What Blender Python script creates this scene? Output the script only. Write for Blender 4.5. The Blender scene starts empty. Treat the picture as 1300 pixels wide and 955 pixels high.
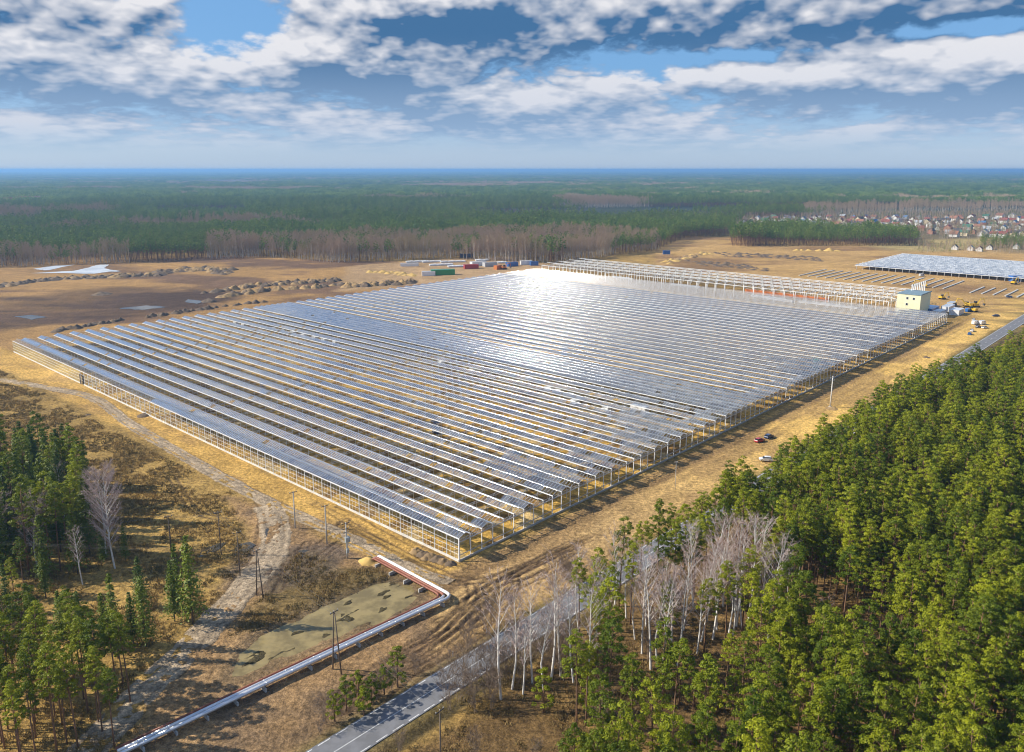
import bpy, bmesh, math, random
import numpy as np
from mathutils import Vector, Matrix

sc = bpy.context.scene
COL = sc.collection

# ------------------------------------------------------------------ camera
H = 95.0                        # drone height above the ground
FPX, CU, CV = 1011.0, 650.0, 433.0
PITCH = math.atan(217.8 / FPX)
cam_d = bpy.data.cameras.new("camera")
cam_d.lens = 28.0; cam_d.sensor_width = 36.0
cam_d.shift_y = -(477.5 - 433.0) / 1300.0
cam_d.clip_start = 0.5; cam_d.clip_end = 120000
cam = bpy.data.objects.new("camera", cam_d); COL.objects.link(cam)
cam.location = (0, 0, H); cam.rotation_euler = (math.pi / 2 - PITCH, 0, 0)
sc.camera = cam

# ------------------------------------------------------------------ node helper
class NT:
    def __init__(self, tree):
        self.t = tree; tree.nodes.clear()
    def n(self, typ, **kw):
        nd = self.t.nodes.new(typ)
        for k, v in kw.items(): setattr(nd, k, v)
        return nd
    def set(self, sock, v):
        if isinstance(v, bpy.types.NodeSocket): self.t.links.new(v, sock)
        elif v is not None:
            if hasattr(sock, "default_value"):
                try: sock.default_value = v
                except Exception:
                    sock.default_value = (v[0], v[1], v[2], 1.0) if hasattr(v, "__len__") else (v, v, v, 1)
    def m(self, op, a, b=None, c=None, clamp=False):
        nd = self.n("ShaderNodeMath", operation=op, use_clamp=clamp)
        for i, v in enumerate((a, b, c)):
            if v is not None: self.set(nd.inputs[i], v)
        return nd.outputs[0]
    def v(self, op, a, b=None, s=None):
        nd = self.n("ShaderNodeVectorMath", operation=op)
        self.set(nd.inputs[0], a)
        if b is not None: self.set(nd.inputs[1], b)
        if s is not None: self.set(nd.inputs[3], s)
        return nd.outputs[1 if op in ("DOT_PRODUCT", "LENGTH") else 0]
    def xyz(self, v):
        nd = self.n("ShaderNodeSeparateXYZ"); self.set(nd.inputs[0], v); return nd.outputs
    def comb(self, x, y, z):
        nd = self.n("ShaderNodeCombineXYZ")
        for i, q in enumerate((x, y, z)): self.set(nd.inputs[i], q)
        return nd.outputs[0]
    def noise(self, vec, scale, detail=2, rough=0.5, dist=0.0, lac=2.0, color=False):
        nd = self.n("ShaderNodeTexNoise")
        if vec is not None: self.set(nd.inputs["Vector"], vec)
        nd.inputs["Scale"].default_value = scale; nd.inputs["Detail"].default_value = detail
        nd.inputs["Roughness"].default_value = rough; nd.inputs["Distortion"].default_value = dist
        nd.inputs["Lacunarity"].default_value = lac
        return nd.outputs[1 if color else 0]
    def vor(self, vec, scale, feature="F1", rnd=1.0):
        nd = self.n("ShaderNodeTexVoronoi", feature=feature)
        if vec is not None: self.set(nd.inputs["Vector"], vec)
        nd.inputs["Scale"].default_value = scale; nd.inputs["Randomness"].default_value = rnd
        return nd.outputs
    def ss(self, x, a, b, o0=0.0, o1=1.0):
        nd = self.n("ShaderNodeMapRange", interpolation_type="SMOOTHSTEP")
        self.set(nd.inputs[0], x); self.set(nd.inputs[1], a); self.set(nd.inputs[2], b)
        self.set(nd.inputs[3], o0); self.set(nd.inputs[4], o1)
        return nd.outputs[0]
    def mix(self, f, a, b, blend="MIX"):
        nd = self.n("ShaderNodeMix", data_type="RGBA", blend_type=blend)
        self.set(nd.inputs[0], f)
        for i, q in ((6, a), (7, b)):
            if isinstance(q, (tuple, list)): q = (q[0], q[1], q[2], 1.0)
            self.set(nd.inputs[i], q)
        return nd.outputs[2]
    def ramp(self, f, stops):
        nd = self.n("ShaderNodeValToRGB"); self.set(nd.inputs[0], f)
        e = nd.color_ramp.elements
        while len(e) < len(stops): e.new(0.5)
        for k, (p, c) in enumerate(stops):
            e[k].position = p; e[k].color = (c[0], c[1], c[2], 1)
        return nd.outputs[0]

# ------------------------------------------------------------------ sun + sky
SUN_EL, SUN_AZ = math.radians(34), math.radians(-87)     # azimuth from +Y towards +X
SUN = Vector((math.sin(SUN_AZ) * math.cos(SUN_EL), math.cos(SUN_AZ) * math.cos(SUN_EL), math.sin(SUN_EL)))
sd = bpy.data.lights.new("sun", "SUN"); sd.energy = 5.0; sd.angle = math.radians(0.53); sd.color = (1.0, 0.93, 0.80)
so = bpy.data.objects.new("sun", sd); COL.objects.link(so)
so.rotation_euler = SUN.to_track_quat("Z", "Y").to_euler(); so.location = (0, 0, 300)

world = bpy.data.worlds.new("World"); sc.world = world; world.use_nodes = True
def build_world():
    W = NT(world.node_tree)
    tc = W.n("ShaderNodeTexCoord")
    d = W.xyz(tc.outputs["Generated"])
    sky = W.n("ShaderNodeTexSky", sky_type="NISHITA"); sky.sun_disc = False
    sky.sun_elevation = SUN_EL; sky.sun_rotation = SUN_AZ
    sky.altitude = 100; sky.air_density = 1.0; sky.dust_density = 0.6; sky.ozone_density = 2.5
    z = W.m("MAXIMUM", d[2], 0.0)
    hl = W.m("SQRT", W.m("ADD", W.m("MULTIPLY", d[0], d[0]), W.m("MULTIPLY", d[1], d[1])))
    hx, hy = W.m("DIVIDE", d[0], hl), W.m("DIVIDE", d[1], hl)
    az = W.m("ARCTAN2", d[0], d[1])
    el = W.m("ARCTAN2", z, hl)
    # cumulus banks: (azimuth, elevation, half width, half height, weight) on top of an even broken cover
    BANKS = [(0.24, 0.178, 0.42, 0.045, 0.17), (-0.05, 0.19, 0.16, 0.05, 0.12), (-0.52, 0.175, 0.14, 0.035, 0.12),
             (-0.55, 0.115, 0.20, 0.03, 0.12), (-0.22, 0.13, 0.13, 0.028, 0.15), (-0.13, 0.115, 0.10, 0.03, 0.10),
             (0.335, 0.098, 0.12, 0.022, 0.17), (0.54, 0.105, 0.12, 0.028, 0.18), (0.05, 0.085, 0.12, 0.018, 0.10),
             (0.49, 0.142, 0.10, 0.014, -0.16), (-0.31, 0.15, 0.07, 0.03, -0.17), (-0.44, 0.085, 0.10, 0.02, 0.06),
             (0.28, 0.126, 0.12, 0.010, -0.10)]
    def banks(off):
        e2 = W.m("ADD", el, off); r = None
        for ba, be, wa, we, amp in BANKS:
            q = W.v("LENGTH", W.v("MULTIPLY", W.v("SUBTRACT", W.comb(az, e2, 0.0), (ba, be, 0)), (1 / wa, 1 / we, 0)))
            r = W.m("MULTIPLY_ADD", W.ss(q, 0.0, 1.7, 1.0, 0.0), amp, 0.0 if r is None else r)
        return r
    def dens(off, dx=0.0, det=9):
        e1 = W.m("ADD", el, off)
        E = W.m("MULTIPLY_ADD", e1, 1.6, W.m("LOGARITHM", W.m("ADD", e1, 0.035), 2.718))
        ox = W.m("ADD", hx, dx)
        big = W.noise(W.comb(W.m("MULTIPLY", ox, 3.0), W.m("MULTIPLY", hy, 3.0), W.m("ADD", W.m("MULTIPLY", E, 1.25), CLOUD_SEED)), 1.0, 1, 0.5)
        pf = W.comb(W.m("MULTIPLY", ox, 7.0), W.m("MULTIPLY", hy, 7.0), W.m("ADD", W.m("MULTIPLY", E, 2.1), CLOUD_SEED))
        fine = W.noise(pf, 1.0, det, 0.64, 0.0)
        bil = W.m("ABSOLUTE", W.m("SUBTRACT", W.noise(W.v("ADD", pf, (5, 3, 1)), 2.2, 3, 0.55), 0.5))
        r = W.m("MULTIPLY_ADD", big, 0.45, W.m("MULTIPLY", fine, 0.62))
        return W.m("MULTIPLY_ADD", bil, 0.45, W.m("SUBTRACT", r, 0.075))
    b0 = banks(0.0); b1 = banks(0.02)
    n0 = dens(0.0); s0 = dens(0.0, 0.0, 4); n1 = dens(0.017, 0.0, 3); n2 = dens(0.004, -0.02, 4)
    d0 = W.m("ADD", n0, b0)
    cover = W.m("ADD", W.ss(el, 0.24, 0.45, 0.02, -0.055), W.ss(el, 0.05, 0.13, 0.065, 0.012))
    d0c = W.m("ADD", d0, cover)
    lowcut = W.ss(el, 0.012, 0.055)
    mask = W.m("MULTIPLY", W.ss(d0c, 0.455, 0.555), W.m("MULTIPLY_ADD", lowcut, 0.95, 0.0))
    # sunlit tops against shaded bases: compare with the density higher up and towards the sun
    grad = W.m("ADD", W.m("MULTIPLY", W.m("SUBTRACT", s0, n1), 4.6), W.m("MULTIPLY", W.m("SUBTRACT", s0, n2), 2.4))
    grad = W.m("MULTIPLY_ADD", W.m("SUBTRACT", n0, s0), 2.6, grad)
    grad = W.m("MULTIPLY_ADD", W.m("SUBTRACT", b0, b1), 6.0, grad)
    thick = W.ss(d0c, 0.52, 0.80)
    grad = W.m("MULTIPLY_ADD", W.m("SUBTRACT", n0, 0.5), 1.0, grad)
    lit = W.m("ADD", W.m("SUBTRACT", 0.56, W.m("MULTIPLY", thick, 0.46)), grad, clamp=True)
    high = W.ss(el, 0.03, 0.16)
    shade = W.mix(high, (2.5, 3.7, 5.5), (0.50, 1.40, 2.9))
    lightc = W.mix(high, (5.5, 5.9, 6.8), (7.3, 7.2, 7.4))
    ccol = W.mix(lit, shade, lightc)
    veil = W.mix(W.ss(el, 0.0, 0.11), (4.2, 5.3, 7.1), (1.6, 3.6, 6.5))
    base = W.mix(W.ss(el, 0.15, 0.7, 0.7, 0.08), W.v("MULTIPLY", sky.outputs[0], (0.8, 0.97, 1.2)), veil)
    col = W.mix(mask, base, ccol)
    bg = W.n("ShaderNodeBackground"); bg.inputs[1].default_value = 0.087
    W.set(bg.inputs[0], col)
    out = W.n("ShaderNodeOutputWorld"); W.set(out.inputs[0], bg.outputs[0])
CLOUD_SEED = 4.3
build_world()
world.cycles.sampling_method = "MANUAL"; world.cycles.sample_map_resolution = 256

vs = sc.view_settings
vs.view_transform = "Standard"; vs.look = "None"; vs.gamma = 1.0; vs.exposure = 0.42; vs.use_curve_mapping = False
sc.cycles.use_denoising = True; sc.cycles.pixel_filter_type = "BLACKMAN_HARRIS"; sc.cycles.filter_width = 1.1
sc.cycles.max_bounces = 8; sc.cycles.transparent_max_bounces = 48
sc.cycles.diffuse_bounces = 2; sc.cycles.glossy_bounces = 3; sc.cycles.volume_bounces = 0
sc.cycles.use_adaptive_sampling = True; sc.cycles.adaptive_threshold = 0.02

# ------------------------------------------------------------------ geometry helpers
def G(u, v, z=0.0):
    """ground point (x, y) seen at photo pixel (u, v), for a surface at height z"""
    x, y = (u - CU) / FPX, (v - CV) / FPX
    fw = math.cos(PITCH) - y * math.sin(PITCH); dn = math.sin(PITCH) + y * math.cos(PITCH)
    k = (H - z) / dn
    return (x * k, fw * k)
# greenhouse frame: r runs along the right-hand (gable) side, l along the left-hand eave
AZ_R = math.radians(42.6)
RX, RY = math.sin(AZ_R), math.cos(AZ_R)
LX, LY = -RY, RX
P0 = G(583, 713)
ROT_R = math.atan2(RY, RX)                 # rotation that turns local x onto r
def W2(r, l): return (P0[0] + r * RX + l * LX, P0[1] + r * RY + l * LY)
def LOC(x, y):
    dx, dy = x - P0[0], y - P0[1]
    return dx * RX + dy * RY, dx * LX + dy * LY
PITCH_ROOF = 4.0; N_ROOF = 106; R_LEN = PITCH_ROOF * N_ROOF; L_LEN = 342.0; EAVE = 6.1; RISE = 0.82

rng = np.random.default_rng(7)
random.seed(11)

_perm = np.random.default_rng(3).random((512, 512))
def vnoise(x, y):
    xi, yi = np.floor(x).astype(np.int64), np.floor(y).astype(np.int64)
    fx, fy = x - xi, y - yi
    fx, fy = fx * fx * (3 - 2 * fx), fy * fy * (3 - 2 * fy)
    a = _perm[xi & 511, yi & 511]; b = _perm[(xi + 1) & 511, yi & 511]
    c = _perm[xi & 511, (yi + 1) & 511]; d = _perm[(xi + 1) & 511, (yi + 1) & 511]
    return (a + (b - a) * fx) * (1 - fy) + (c + (d - c) * fx) * fy
def fbm(x, y, scale, octv=4, seed=0.0, gain=0.5):
    x = np.asarray(x, float) / scale + seed * 17.31; y = np.asarray(y, float) / scale + seed * 5.77
    s = 0.0; a = 1.0; t = 0.0
    for k in range(octv):
        s = s + a * vnoise(x, y); t += a; a *= gain
        x = x * 2.03 + 11.7; y = y * 2.03 + 3.1
    return s / t
def sdf_poly(X, Y, poly):
    """signed distance, positive inside"""
    d2 = np.full(X.shape, 1e18); ins = np.zeros(X.shape, bool); n = len(poly)
    for i in range(n):
        ax, ay = poly[i]; bx, by = poly[(i + 1) % n]
        ex, ey = bx - ax, by - ay; L = ex * ex + ey * ey + 1e-9
        t = np.clip(((X - ax) * ex + (Y - ay) * ey) / L, 0, 1)
        d2 = np.minimum(d2, (X - ax - t * ex) ** 2 + (Y - ay - t * ey) ** 2)
        cnd = ((ay > Y) != (by > Y)) & (X < (bx - ax) * (Y - ay) / (by - ay + 1e-12) + ax)
        ins ^= cnd
    d = np.sqrt(d2)
    return np.where(ins, d, -d)
def dist_line(X, Y, pts, reach=6.0):
    """distance to a polyline (only worked out within reach of it)"""
    P = np.array(pts); out = np.full(X.shape, 1e9)
    sel = np.flatnonzero((X > P[:, 0].min() - reach) & (X < P[:, 0].max() + reach) & (Y > P[:, 1].min() - reach) & (Y < P[:, 1].max() + reach))
    x, y = X[sel], Y[sel]; d2 = np.full(x.shape, 1e18)
    for (ax, ay), (bx, by) in zip(pts[:-1], pts[1:]):
        ex, ey = bx - ax, by - ay; L = ex * ex + ey * ey + 1e-9
        t = np.clip(((x - ax) * ex + (y - ay) * ey) / L, 0, 1)
        d2 = np.minimum(d2, (x - ax - t * ex) ** 2 + (y - ay - t * ey) ** 2)
    out[sel] = np.sqrt(d2); return out
def sstep(a, b, x):
    t = np.clip((x - a) / (b - a), 0, 1); return t * t * (3 - 2 * t)
def spline(pts, step=3.0):
    """Catmull-Rom through 2D points, resampled"""
    P = [np.array(p, float) for p in pts]; P = [2 * P[0] - P[1]] + P + [2 * P[-1] - P[-2]]
    out = []
    for i in range(1, len(P) - 2):
        a, b, c, d = P[i - 1:i + 3]; n = max(2, int(np.linalg.norm(c - b) / step))
        for k in range(n):
            t = k / n
            out.append(0.5 * ((2 * b) + (c - a) * t + (2 * a - 5 * b + 4 * c - d) * t * t + (3 * b - a - 3 * c + d) * t ** 3))
    out.append(P[-2])
    return [tuple(o) for o in out]

class MB:
    """collects boxes, bars, tubes and raw faces into one mesh"""
    def __init__(self): self.v = []; self.f = []; self.mi = []
    def face(self, pts, mi=0):
        b = len(self.v); self.v += [tuple(p) for p in pts]; self.f.append(tuple(range(b, b + len(pts)))); self.mi.append(mi)
    def box(self, x0, x1, y0, y1, z0, z1, mi=0, bottom=True):
        b = len(self.v)
        self.v += [(x0, y0, z0), (x1, y0, z0), (x1, y1, z0), (x0, y1, z0), (x0, y0, z1), (x1, y0, z1), (x1, y1, z1), (x0, y1, z1)]
        fs = [(4, 5, 6, 7), (0, 1, 5, 4), (1, 2, 6, 5), (2, 3, 7, 6), (3, 0, 4, 7)] + ([(3, 2, 1, 0)] if bottom else [])
        self.f += [tuple(b + i for i in q) for q in fs]; self.mi += [mi] * len(fs)
    def hexa(self, bot, top, mi=0):
        b = len(self.v); self.v += [tuple(p) for p in bot] + [tuple(p) for p in top]; n = len(bot)
        self.f.append(tuple(b + n + i for i in range(n))); self.f.append(tuple(b + i for i in reversed(range(n)))); self.mi += [mi, mi]
        for i in range(n):
            j = (i + 1) % n; self.f.append((b + i, b + j, b + n + j, b + n + i)); self.mi.append(mi)
    def tube(self, pts, rad, sides=6, mi=0, cap=True, phase=0.0):
        pts = [Vector(p) for p in pts]
        rr = rad if hasattr(rad, "__len__") else [rad] * len(pts)
        b = len(self.v); up = None
        for i, p in enumerate(pts):
            t = (pts[min(i + 1, len(pts) - 1)] - pts[max(i - 1, 0)]).normalized()
            if up is None: up = Vector((0, 0, 1)) if abs(t.z) < 0.9 else Vector((1, 0, 0))
            a = t.cross(up)
            a = a.normalized() if a.length > 1e-6 else Vector((1, 0, 0))
            c = a.cross(t).normalized(); up = c
            for k in range(sides):
                th = 2 * math.pi * k / sides + phase
                q = p + (a * math.cos(th) + c * math.sin(th)) * rr[i]; self.v.append((q.x, q.y, q.z))
        for i in range(len(pts) - 1):
            for k in range(sides):
                k2 = (k + 1) % sides
                self.f.append((b + i * sides + k, b + i * sides + k2, b + (i + 1) * sides + k2, b + (i + 1) * sides + k)); self.mi.append(mi)
        if cap:
            self.f.append(tuple(b + k for k in reversed(range(sides)))); self.f.append(tuple(b + (len(pts) - 1) * sides + k for k in range(sides))); self.mi += [mi, mi]
    def mesh(self, name, mats, smooth=False):
        me = bpy.data.meshes.new(name); me.from_pydata(self.v, [], self.f)
        for m in (mats if isinstance(mats, (list, tuple)) else [mats]): me.materials.append(m)
        if any(self.mi): me.polygons.foreach_set("material_index", self.mi)
        if smooth: me.polygons.foreach_set("use_smooth", [True] * len(self.f))
        me.update(); return me
    def build(self, name, mats, parent=None, smooth=False, loc=(0, 0, 0), rz=0.0):
        return put(name, self.mesh(name, mats, smooth), parent, loc, rz)
def put(name, me, parent=None, loc=(0, 0, 0), rz=0.0, sc_=None):
    o = bpy.data.objects.new(name, me); COL.objects.link(o)
    o.location = loc; o.rotation_euler = (0, 0, rz)
    if sc_ is not None: o.scale = sc_ if hasattr(sc_, "__len__") else (sc_,) * 3
    if parent is not None: o.parent = parent
    return o
def tag(o, label=None, cat=None, group=None, kind=None):
    if label: o["label"] = label
    if cat: o["category"] = cat
    if group: o["group"] = group
    if kind: o["kind"] = kind
    return o
def thing(name, label, cat, loc=(0, 0, 0), rz=0.0, group=None, sc_=None):
    return tag(put(name, None, None, loc, rz, sc_), label, cat, group)
def mesh_np(name, V, F, mats, smooth=False):
    """fast mesh from numpy arrays (all faces the same size)"""
    me = bpy.data.meshes.new(name); n = F.shape[1]
    me.vertices.add(len(V)); me.vertices.foreach_set("co", np.ascontiguousarray(V, np.float32).ravel())
    me.loops.add(F.size); me.loops.foreach_set("vertex_index", np.ascontiguousarray(F, np.int32).ravel())
    me.polygons.add(len(F)); me.polygons.foreach_set("loop_start", np.arange(0, F.size, n, dtype=np.int32))
    me.update(calc_edges=True)
    if smooth: me.polygons.foreach_set("use_smooth", np.ones(len(F), bool))
    for m in (mats if isinstance(mats, (list, tuple)) else [mats]): me.materials.append(m)
    me.validate(); return me
def bars_np(A, B, w, h=None):
    """many square bars from points A to B (n,3): 4 sides each"""
    A, B = np.asarray(A, float), np.asarray(B, float); h = w if h is None else h
    t = B - A; t /= np.linalg.norm(t, axis=1)[:, None]
    up = np.where(np.abs(t[:, 2:3]) > 0.95, np.array([[1.0, 0, 0]]), np.array([[0, 0, 1.0]]))
    a = np.cross(t, up); a /= np.linalg.norm(a, axis=1)[:, None]; c = np.cross(a, t)
    n = len(A); V = np.empty((n, 8, 3))
    for k, (s1, s2) in enumerate(((-1, -1), (1, -1), (1, 1), (-1, 1))):
        o = a * (s1 * w / 2) + c * (s2 * h / 2); V[:, k] = A + o; V[:, 4 + k] = B + o
    q = np.array([(0, 1, 5, 4), (1, 2, 6, 5), (2, 3, 7, 6), (3, 0, 4, 7)])
    F = (np.arange(n)[:, None, None] * 8 + q[None]).reshape(-1, 4)
    return V.reshape(-1, 3), F

# ------------------------------------------------------------------ materials
def mat(name, col, rough=0.7, metal=0.0, col2=None, scale=1.0, detail=3, spec=None, bump=0.0, bscale=None, coord="Object", amt=1.0):
    m = bpy.data.materials.new(name); m.use_nodes = True; T = NT(m.node_tree)
    b = T.n("ShaderNodeBsdfPrincipled"); out = T.n("ShaderNodeOutputMaterial"); T.set(out.inputs[0], b.outputs[0])
    b.inputs["Roughness"].default_value = rough; b.inputs["Metallic"].default_value = metal
    if spec is not None: b.inputs["Specular IOR Level"].default_value = spec
    c2 = col2 if col2 is not None else tuple(x * 0.78 for x in col)
    if coord == "World":
        vec = T.n("ShaderNodeNewGeometry").outputs["Position"]
    else:
        vec = T.n("ShaderNodeTexCoord").outputs[coord]
    nz = T.noise(vec, scale, detail, 0.6)
    T.set(b.inputs["Base Color"], T.mix(T.m("MULTIPLY", T.ss(nz, 0.35, 0.68), amt), col, c2))
    if bump:
        bn = T.n("ShaderNodeBump"); bn.inputs["Strength"].default_value = bump; bn.inputs["Distance"].default_value = 0.1
        T.set(bn.inputs["Height"], T.noise(vec, bscale or scale * 3, 4, 0.6)); T.set(b.inputs["Normal"], bn.outputs[0])
    return m
def leaf_mat(name, col, col2, trans=0.25, rnd=0.5, rough=0.55, wscale=0.05):
    """foliage: colour varies over the clump and from tree to tree, thin leaves pass some light"""
    m = bpy.data.materials.new(name); m.use_nodes = True; T = NT(m.node_tree)
    oi = T.n("ShaderNodeObjectInfo")
    pos = T.n("ShaderNodeNewGeometry").outputs["Position"]
    nz = T.noise(pos, 0.8, 2, 0.6)
    f = T.m("ADD", T.m("MULTIPLY", oi.outputs["Random"], rnd), T.m("MULTIPLY", nz, 1.0 - rnd))
    big = T.noise(pos, wscale, 2)
    c = T.mix(T.ss(f, 0.15, 0.8), col, col2)
    c = T.mix(T.ss(big, 0.35, 0.7, 0.0, 0.35), c, tuple(0.6 * (a + b) / 2 for a, b in zip(col, col2)))
    d = T.n("ShaderNodeBsdfPrincipled"); T.set(d.inputs["Base Color"], c); d.inputs["Roughness"].default_value = rough
    d.inputs["Specular IOR Level"].default_value = 0.25
    tr = T.n("ShaderNodeBsdfTranslucent"); T.set(tr.inputs[0], T.mix(0.5, c, (0.25, 0.30, 0.03)))
    mx = T.n("ShaderNodeMixShader"); mx.inputs[0].default_value = trans
    T.set(mx.inputs[1], d.outputs[0]); T.set(mx.inputs[2], tr.outputs[0])
    out = T.n("ShaderNodeOutputMaterial"); T.set(out.inputs[0], mx.outputs[0])
    return m
def glass_mat(name, tint=(0.93, 0.96, 0.97), rough=0.04, boost=1.0, dirt=0.06):
    """thin sheet glass: clear with a Fresnel reflection and a film of dust"""
    m = bpy.data.materials.new(name); m.use_nodes = True; T = NT(m.node_tree)
    tr = T.n("ShaderNodeBsdfTransparent"); tr.inputs[0].default_value = (*tint, 1)
    gl = T.n("ShaderNodeBsdfGlossy"); gl.inputs["Roughness"].default_value = rough; gl.inputs[0].default_value = (0.86, 0.94, 1, 1)
    fr = T.n("ShaderNodeFresnel"); fr.inputs[0].default_value = 1.52
    pos = T.n("ShaderNodeNewGeometry").outputs["Position"]
    k = T.m("MULTIPLY", fr.outputs[0], 2.0 * boost, clamp=True)          # two faces of the sheet
    mx = T.n("ShaderNodeMixShader"); T.set(mx.inputs[0], k); T.set(mx.inputs[1], tr.outputs[0]); T.set(mx.inputs[2], gl.outputs[0])
    df = T.n("ShaderNodeBsdfDiffuse"); df.inputs[0].default_value = (0.75, 0.77, 0.80, 1)
    m2 = T.n("ShaderNodeMixShader"); T.set(m2.inputs[0], T.m("MULTIPLY", T.m("MULTIPLY", T.noise(pos, 0.35, 4, 0.6), T.xyz(T.vor(pos, 0.42)[1])[0]), 4 * dirt))
    T.set(m2.inputs[1], mx.outputs[0]); T.set(m2.inputs[2], df.outputs[0])
    out = T.n("ShaderNodeOutputMaterial"); T.set(out.inputs[0], m2.outputs[0])
    return m
def water_mat(name, deep, rough=0.05):
    m = bpy.data.materials.new(name); m.use_nodes = True; T = NT(m.node_tree)
    b = T.n("ShaderNodeBsdfPrincipled"); out = T.n("ShaderNodeOutputMaterial"); T.set(out.inputs[0], b.outputs[0])
    pos = T.n("ShaderNodeNewGeometry").outputs["Position"]
    T.set(b.inputs["Base Color"], T.mix(T.ss(T.noise(pos, 0.25, 4, 0.6), 0.35, 0.65), deep, tuple(x * 0.6 for x in deep)))
    b.inputs["Roughness"].default_value = rough; b.inputs["IOR"].default_value = 1.33
    bn = T.n("ShaderNodeBump"); bn.inputs["Strength"].default_value = 0.05; bn.inputs["Distance"].default_value = 0.05
    T.set(bn.inputs["Height"], T.noise(pos, 3.0, 3)); T.set(b.inputs["Normal"], bn.outputs[0])
    return m

M = {}
M["steel"] = mat("galvanised_steel", (0.62, 0.63, 0.64), 0.38, 0.55, scale=0.3)
M["white_steel"] = mat("white_coated_steel", (0.88, 0.88, 0.86), 0.35, 0.0, scale=0.2, amt=0.5)
M["alu"] = mat("aluminium", (0.80, 0.81, 0.83), 0.30, 0.75, scale=0.5, amt=0.4)
M["ridge"] = mat("ridge_aluminium", (0.92, 0.92, 0.93), 0.165, 1.0, scale=0.5, amt=0.2)
M["bar"] = mat("pale_glazing_bar", (0.74, 0.75, 0.77), 0.4, 0.25, scale=0.5, amt=0.3)
M["concrete"] = mat("concrete", (0.55, 0.53, 0.49), 0.85, scale=0.6, bump=0.2)
M["white_concrete"] = mat("pale_concrete", (0.74, 0.71, 0.65), 0.8, scale=0.5)
M["glass"] = glass_mat("greenhouse_glass", rough=0.11, boost=2.2, dirt=0.06)
M["wall_glass"] = glass_mat("wall_glass", rough=0.05, boost=0.6, dirt=0.03)
M["asphalt"] = mat("asphalt", (0.20, 0.20, 0.21), 0.8, col2=(0.15, 0.15, 0.155), scale=0.35, coord="World", bump=0.15, bscale=6)
M["paint"] = mat("road_paint", (0.80, 0.80, 0.78), 0.6, col2=(0.5, 0.5, 0.48), scale=1.5, coord="World")
M["wood_pole"] = mat("weathered_wood", (0.16, 0.12, 0.085), 0.85, scale=2)
M["dark"] = mat("dark_metal", (0.03, 0.03, 0.035), 0.5, scale=2)
M["rubber"] = mat("rubber", (0.025, 0.025, 0.025), 0.8, scale=2)
M["car_glass"] = mat("car_window", (0.02, 0.025, 0.03), 0.08, scale=2)

# ------------------------------------------------------------------ ground
def ground_mat(name="ground_soil", rough=0.95):
    m = bpy.data.materials.new(name); m.use_nodes = True; T = NT(m.node_tree)
    b = T.n("ShaderNodeBsdfPrincipled"); out = T.n("ShaderNodeOutputMaterial"); T.set(out.inputs[0], b.outputs[0])
    b.inputs["Roughness"].default_value = rough; b.inputs["Specular IOR Level"].default_value = 0.15
    at = T.n("ShaderNodeAttribute", attribute_name="Col")
    pos = T.n("ShaderNodeNewGeometry").outputs["Position"]
    n1 = T.noise(pos, 0.9, 5, 0.62); n2 = T.noise(pos, 0.12, 4, 0.6); n3 = T.noise(pos, 0.018, 3, 0.55)
    f = T.m("MULTIPLY", T.m("MULTIPLY", T.ss(n1, 0.30, 0.70, 0.60, 1.40), T.ss(T.noise(pos, 3.2, 3, 0.7), 0.35, 0.65, 0.72, 1.28)), T.ss(n2, 0.25, 0.75, 0.80, 1.20))
    f = T.m("MULTIPLY", f, T.ss(n3, 0.3, 0.7, 0.88, 1.12))
    T.set(b.inputs["Base Color"], T.v("SCALE", at.outputs["Color"], None, f))
    bn = T.n("ShaderNodeBump"); bn.inputs["Strength"].default_value = 0.9; bn.inputs["Distance"].default_value = 0.35
    T.set(bn.inputs["Height"], T.m("ADD", T.noise(pos, 1.6, 5, 0.65), T.m("MULTIPLY", n2, 2.0))); T.set(b.inputs["Normal"], bn.outputs[0])
    return m
M["ground"] = ground_mat()

def PX(*pts): return [G(u, v) for u, v in pts]
def LL(*pts): return [W2(r, l) for r, l in pts]
ROAD_L = -32.5                                # asphalt road, parallel to the gable side
ROAD_W = 3.6
Z = {
 "left_field": PX((-300, 345), (-100, 328), (330, 324), (420, 331), (560, 333), (690, 338), (690, 350), (330, 395), (14, 446), (-200, 480)),
 "sand_left": LL((-1, -2), (-1, 348), (-2, 400), (-24, 420), (-26, 330), (-14, 290), (-15, 200), (-13, 120), (-13, 40), (-14, -6)),
 "sand_right": LL((-10, -3), (700, -3), (700, -26), (250, -27), (60, -27), (-10, -27), (-30, -24)),
 "mud": PX((285, 630), (330, 640), (430, 690), (590, 745), (690, 700), (840, 640), (700, 745), (640, 795), (560, 866), (480, 975), (150, 975), (190, 866), (262, 790), (320, 715)),
 "olive": PX((430, 720), (480, 722), (500, 740), (400, 780), (330, 800), (290, 810), (330, 760), (380, 700)),
 "right_field": PX((835, 337), (830, 318), (870, 300), (1000, 304), (1180, 312), (1330, 318), (1500, 330), (1500, 380), (1330, 372), (1213, 405), (1150, 400)),
 "yard": PX((440, 338), (540, 330), (640, 326), (705, 337), (690, 345), (500, 364), (430, 370)),
 "village": PX((930, 300), (900, 275), (1100, 268), (1500, 262), (1500, 330), (1300, 322), (1180, 312)),
 "fallow": PX((1105, 313), (1150, 306), (1290, 300), (1260, 312), (1180, 322)),
 "burn": PX((0, 378), (180, 362), (330, 372), (250, 392), (60, 412), (-60, 425)),
 "floor": LL((-60, -41), (430, -41), (430, -330), (-200, -330), (-200, -60)),
 "wet": PX((300, 690), (345, 690), (430, 700), (430, 735), (330, 755), (290, 740)),
}
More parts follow.
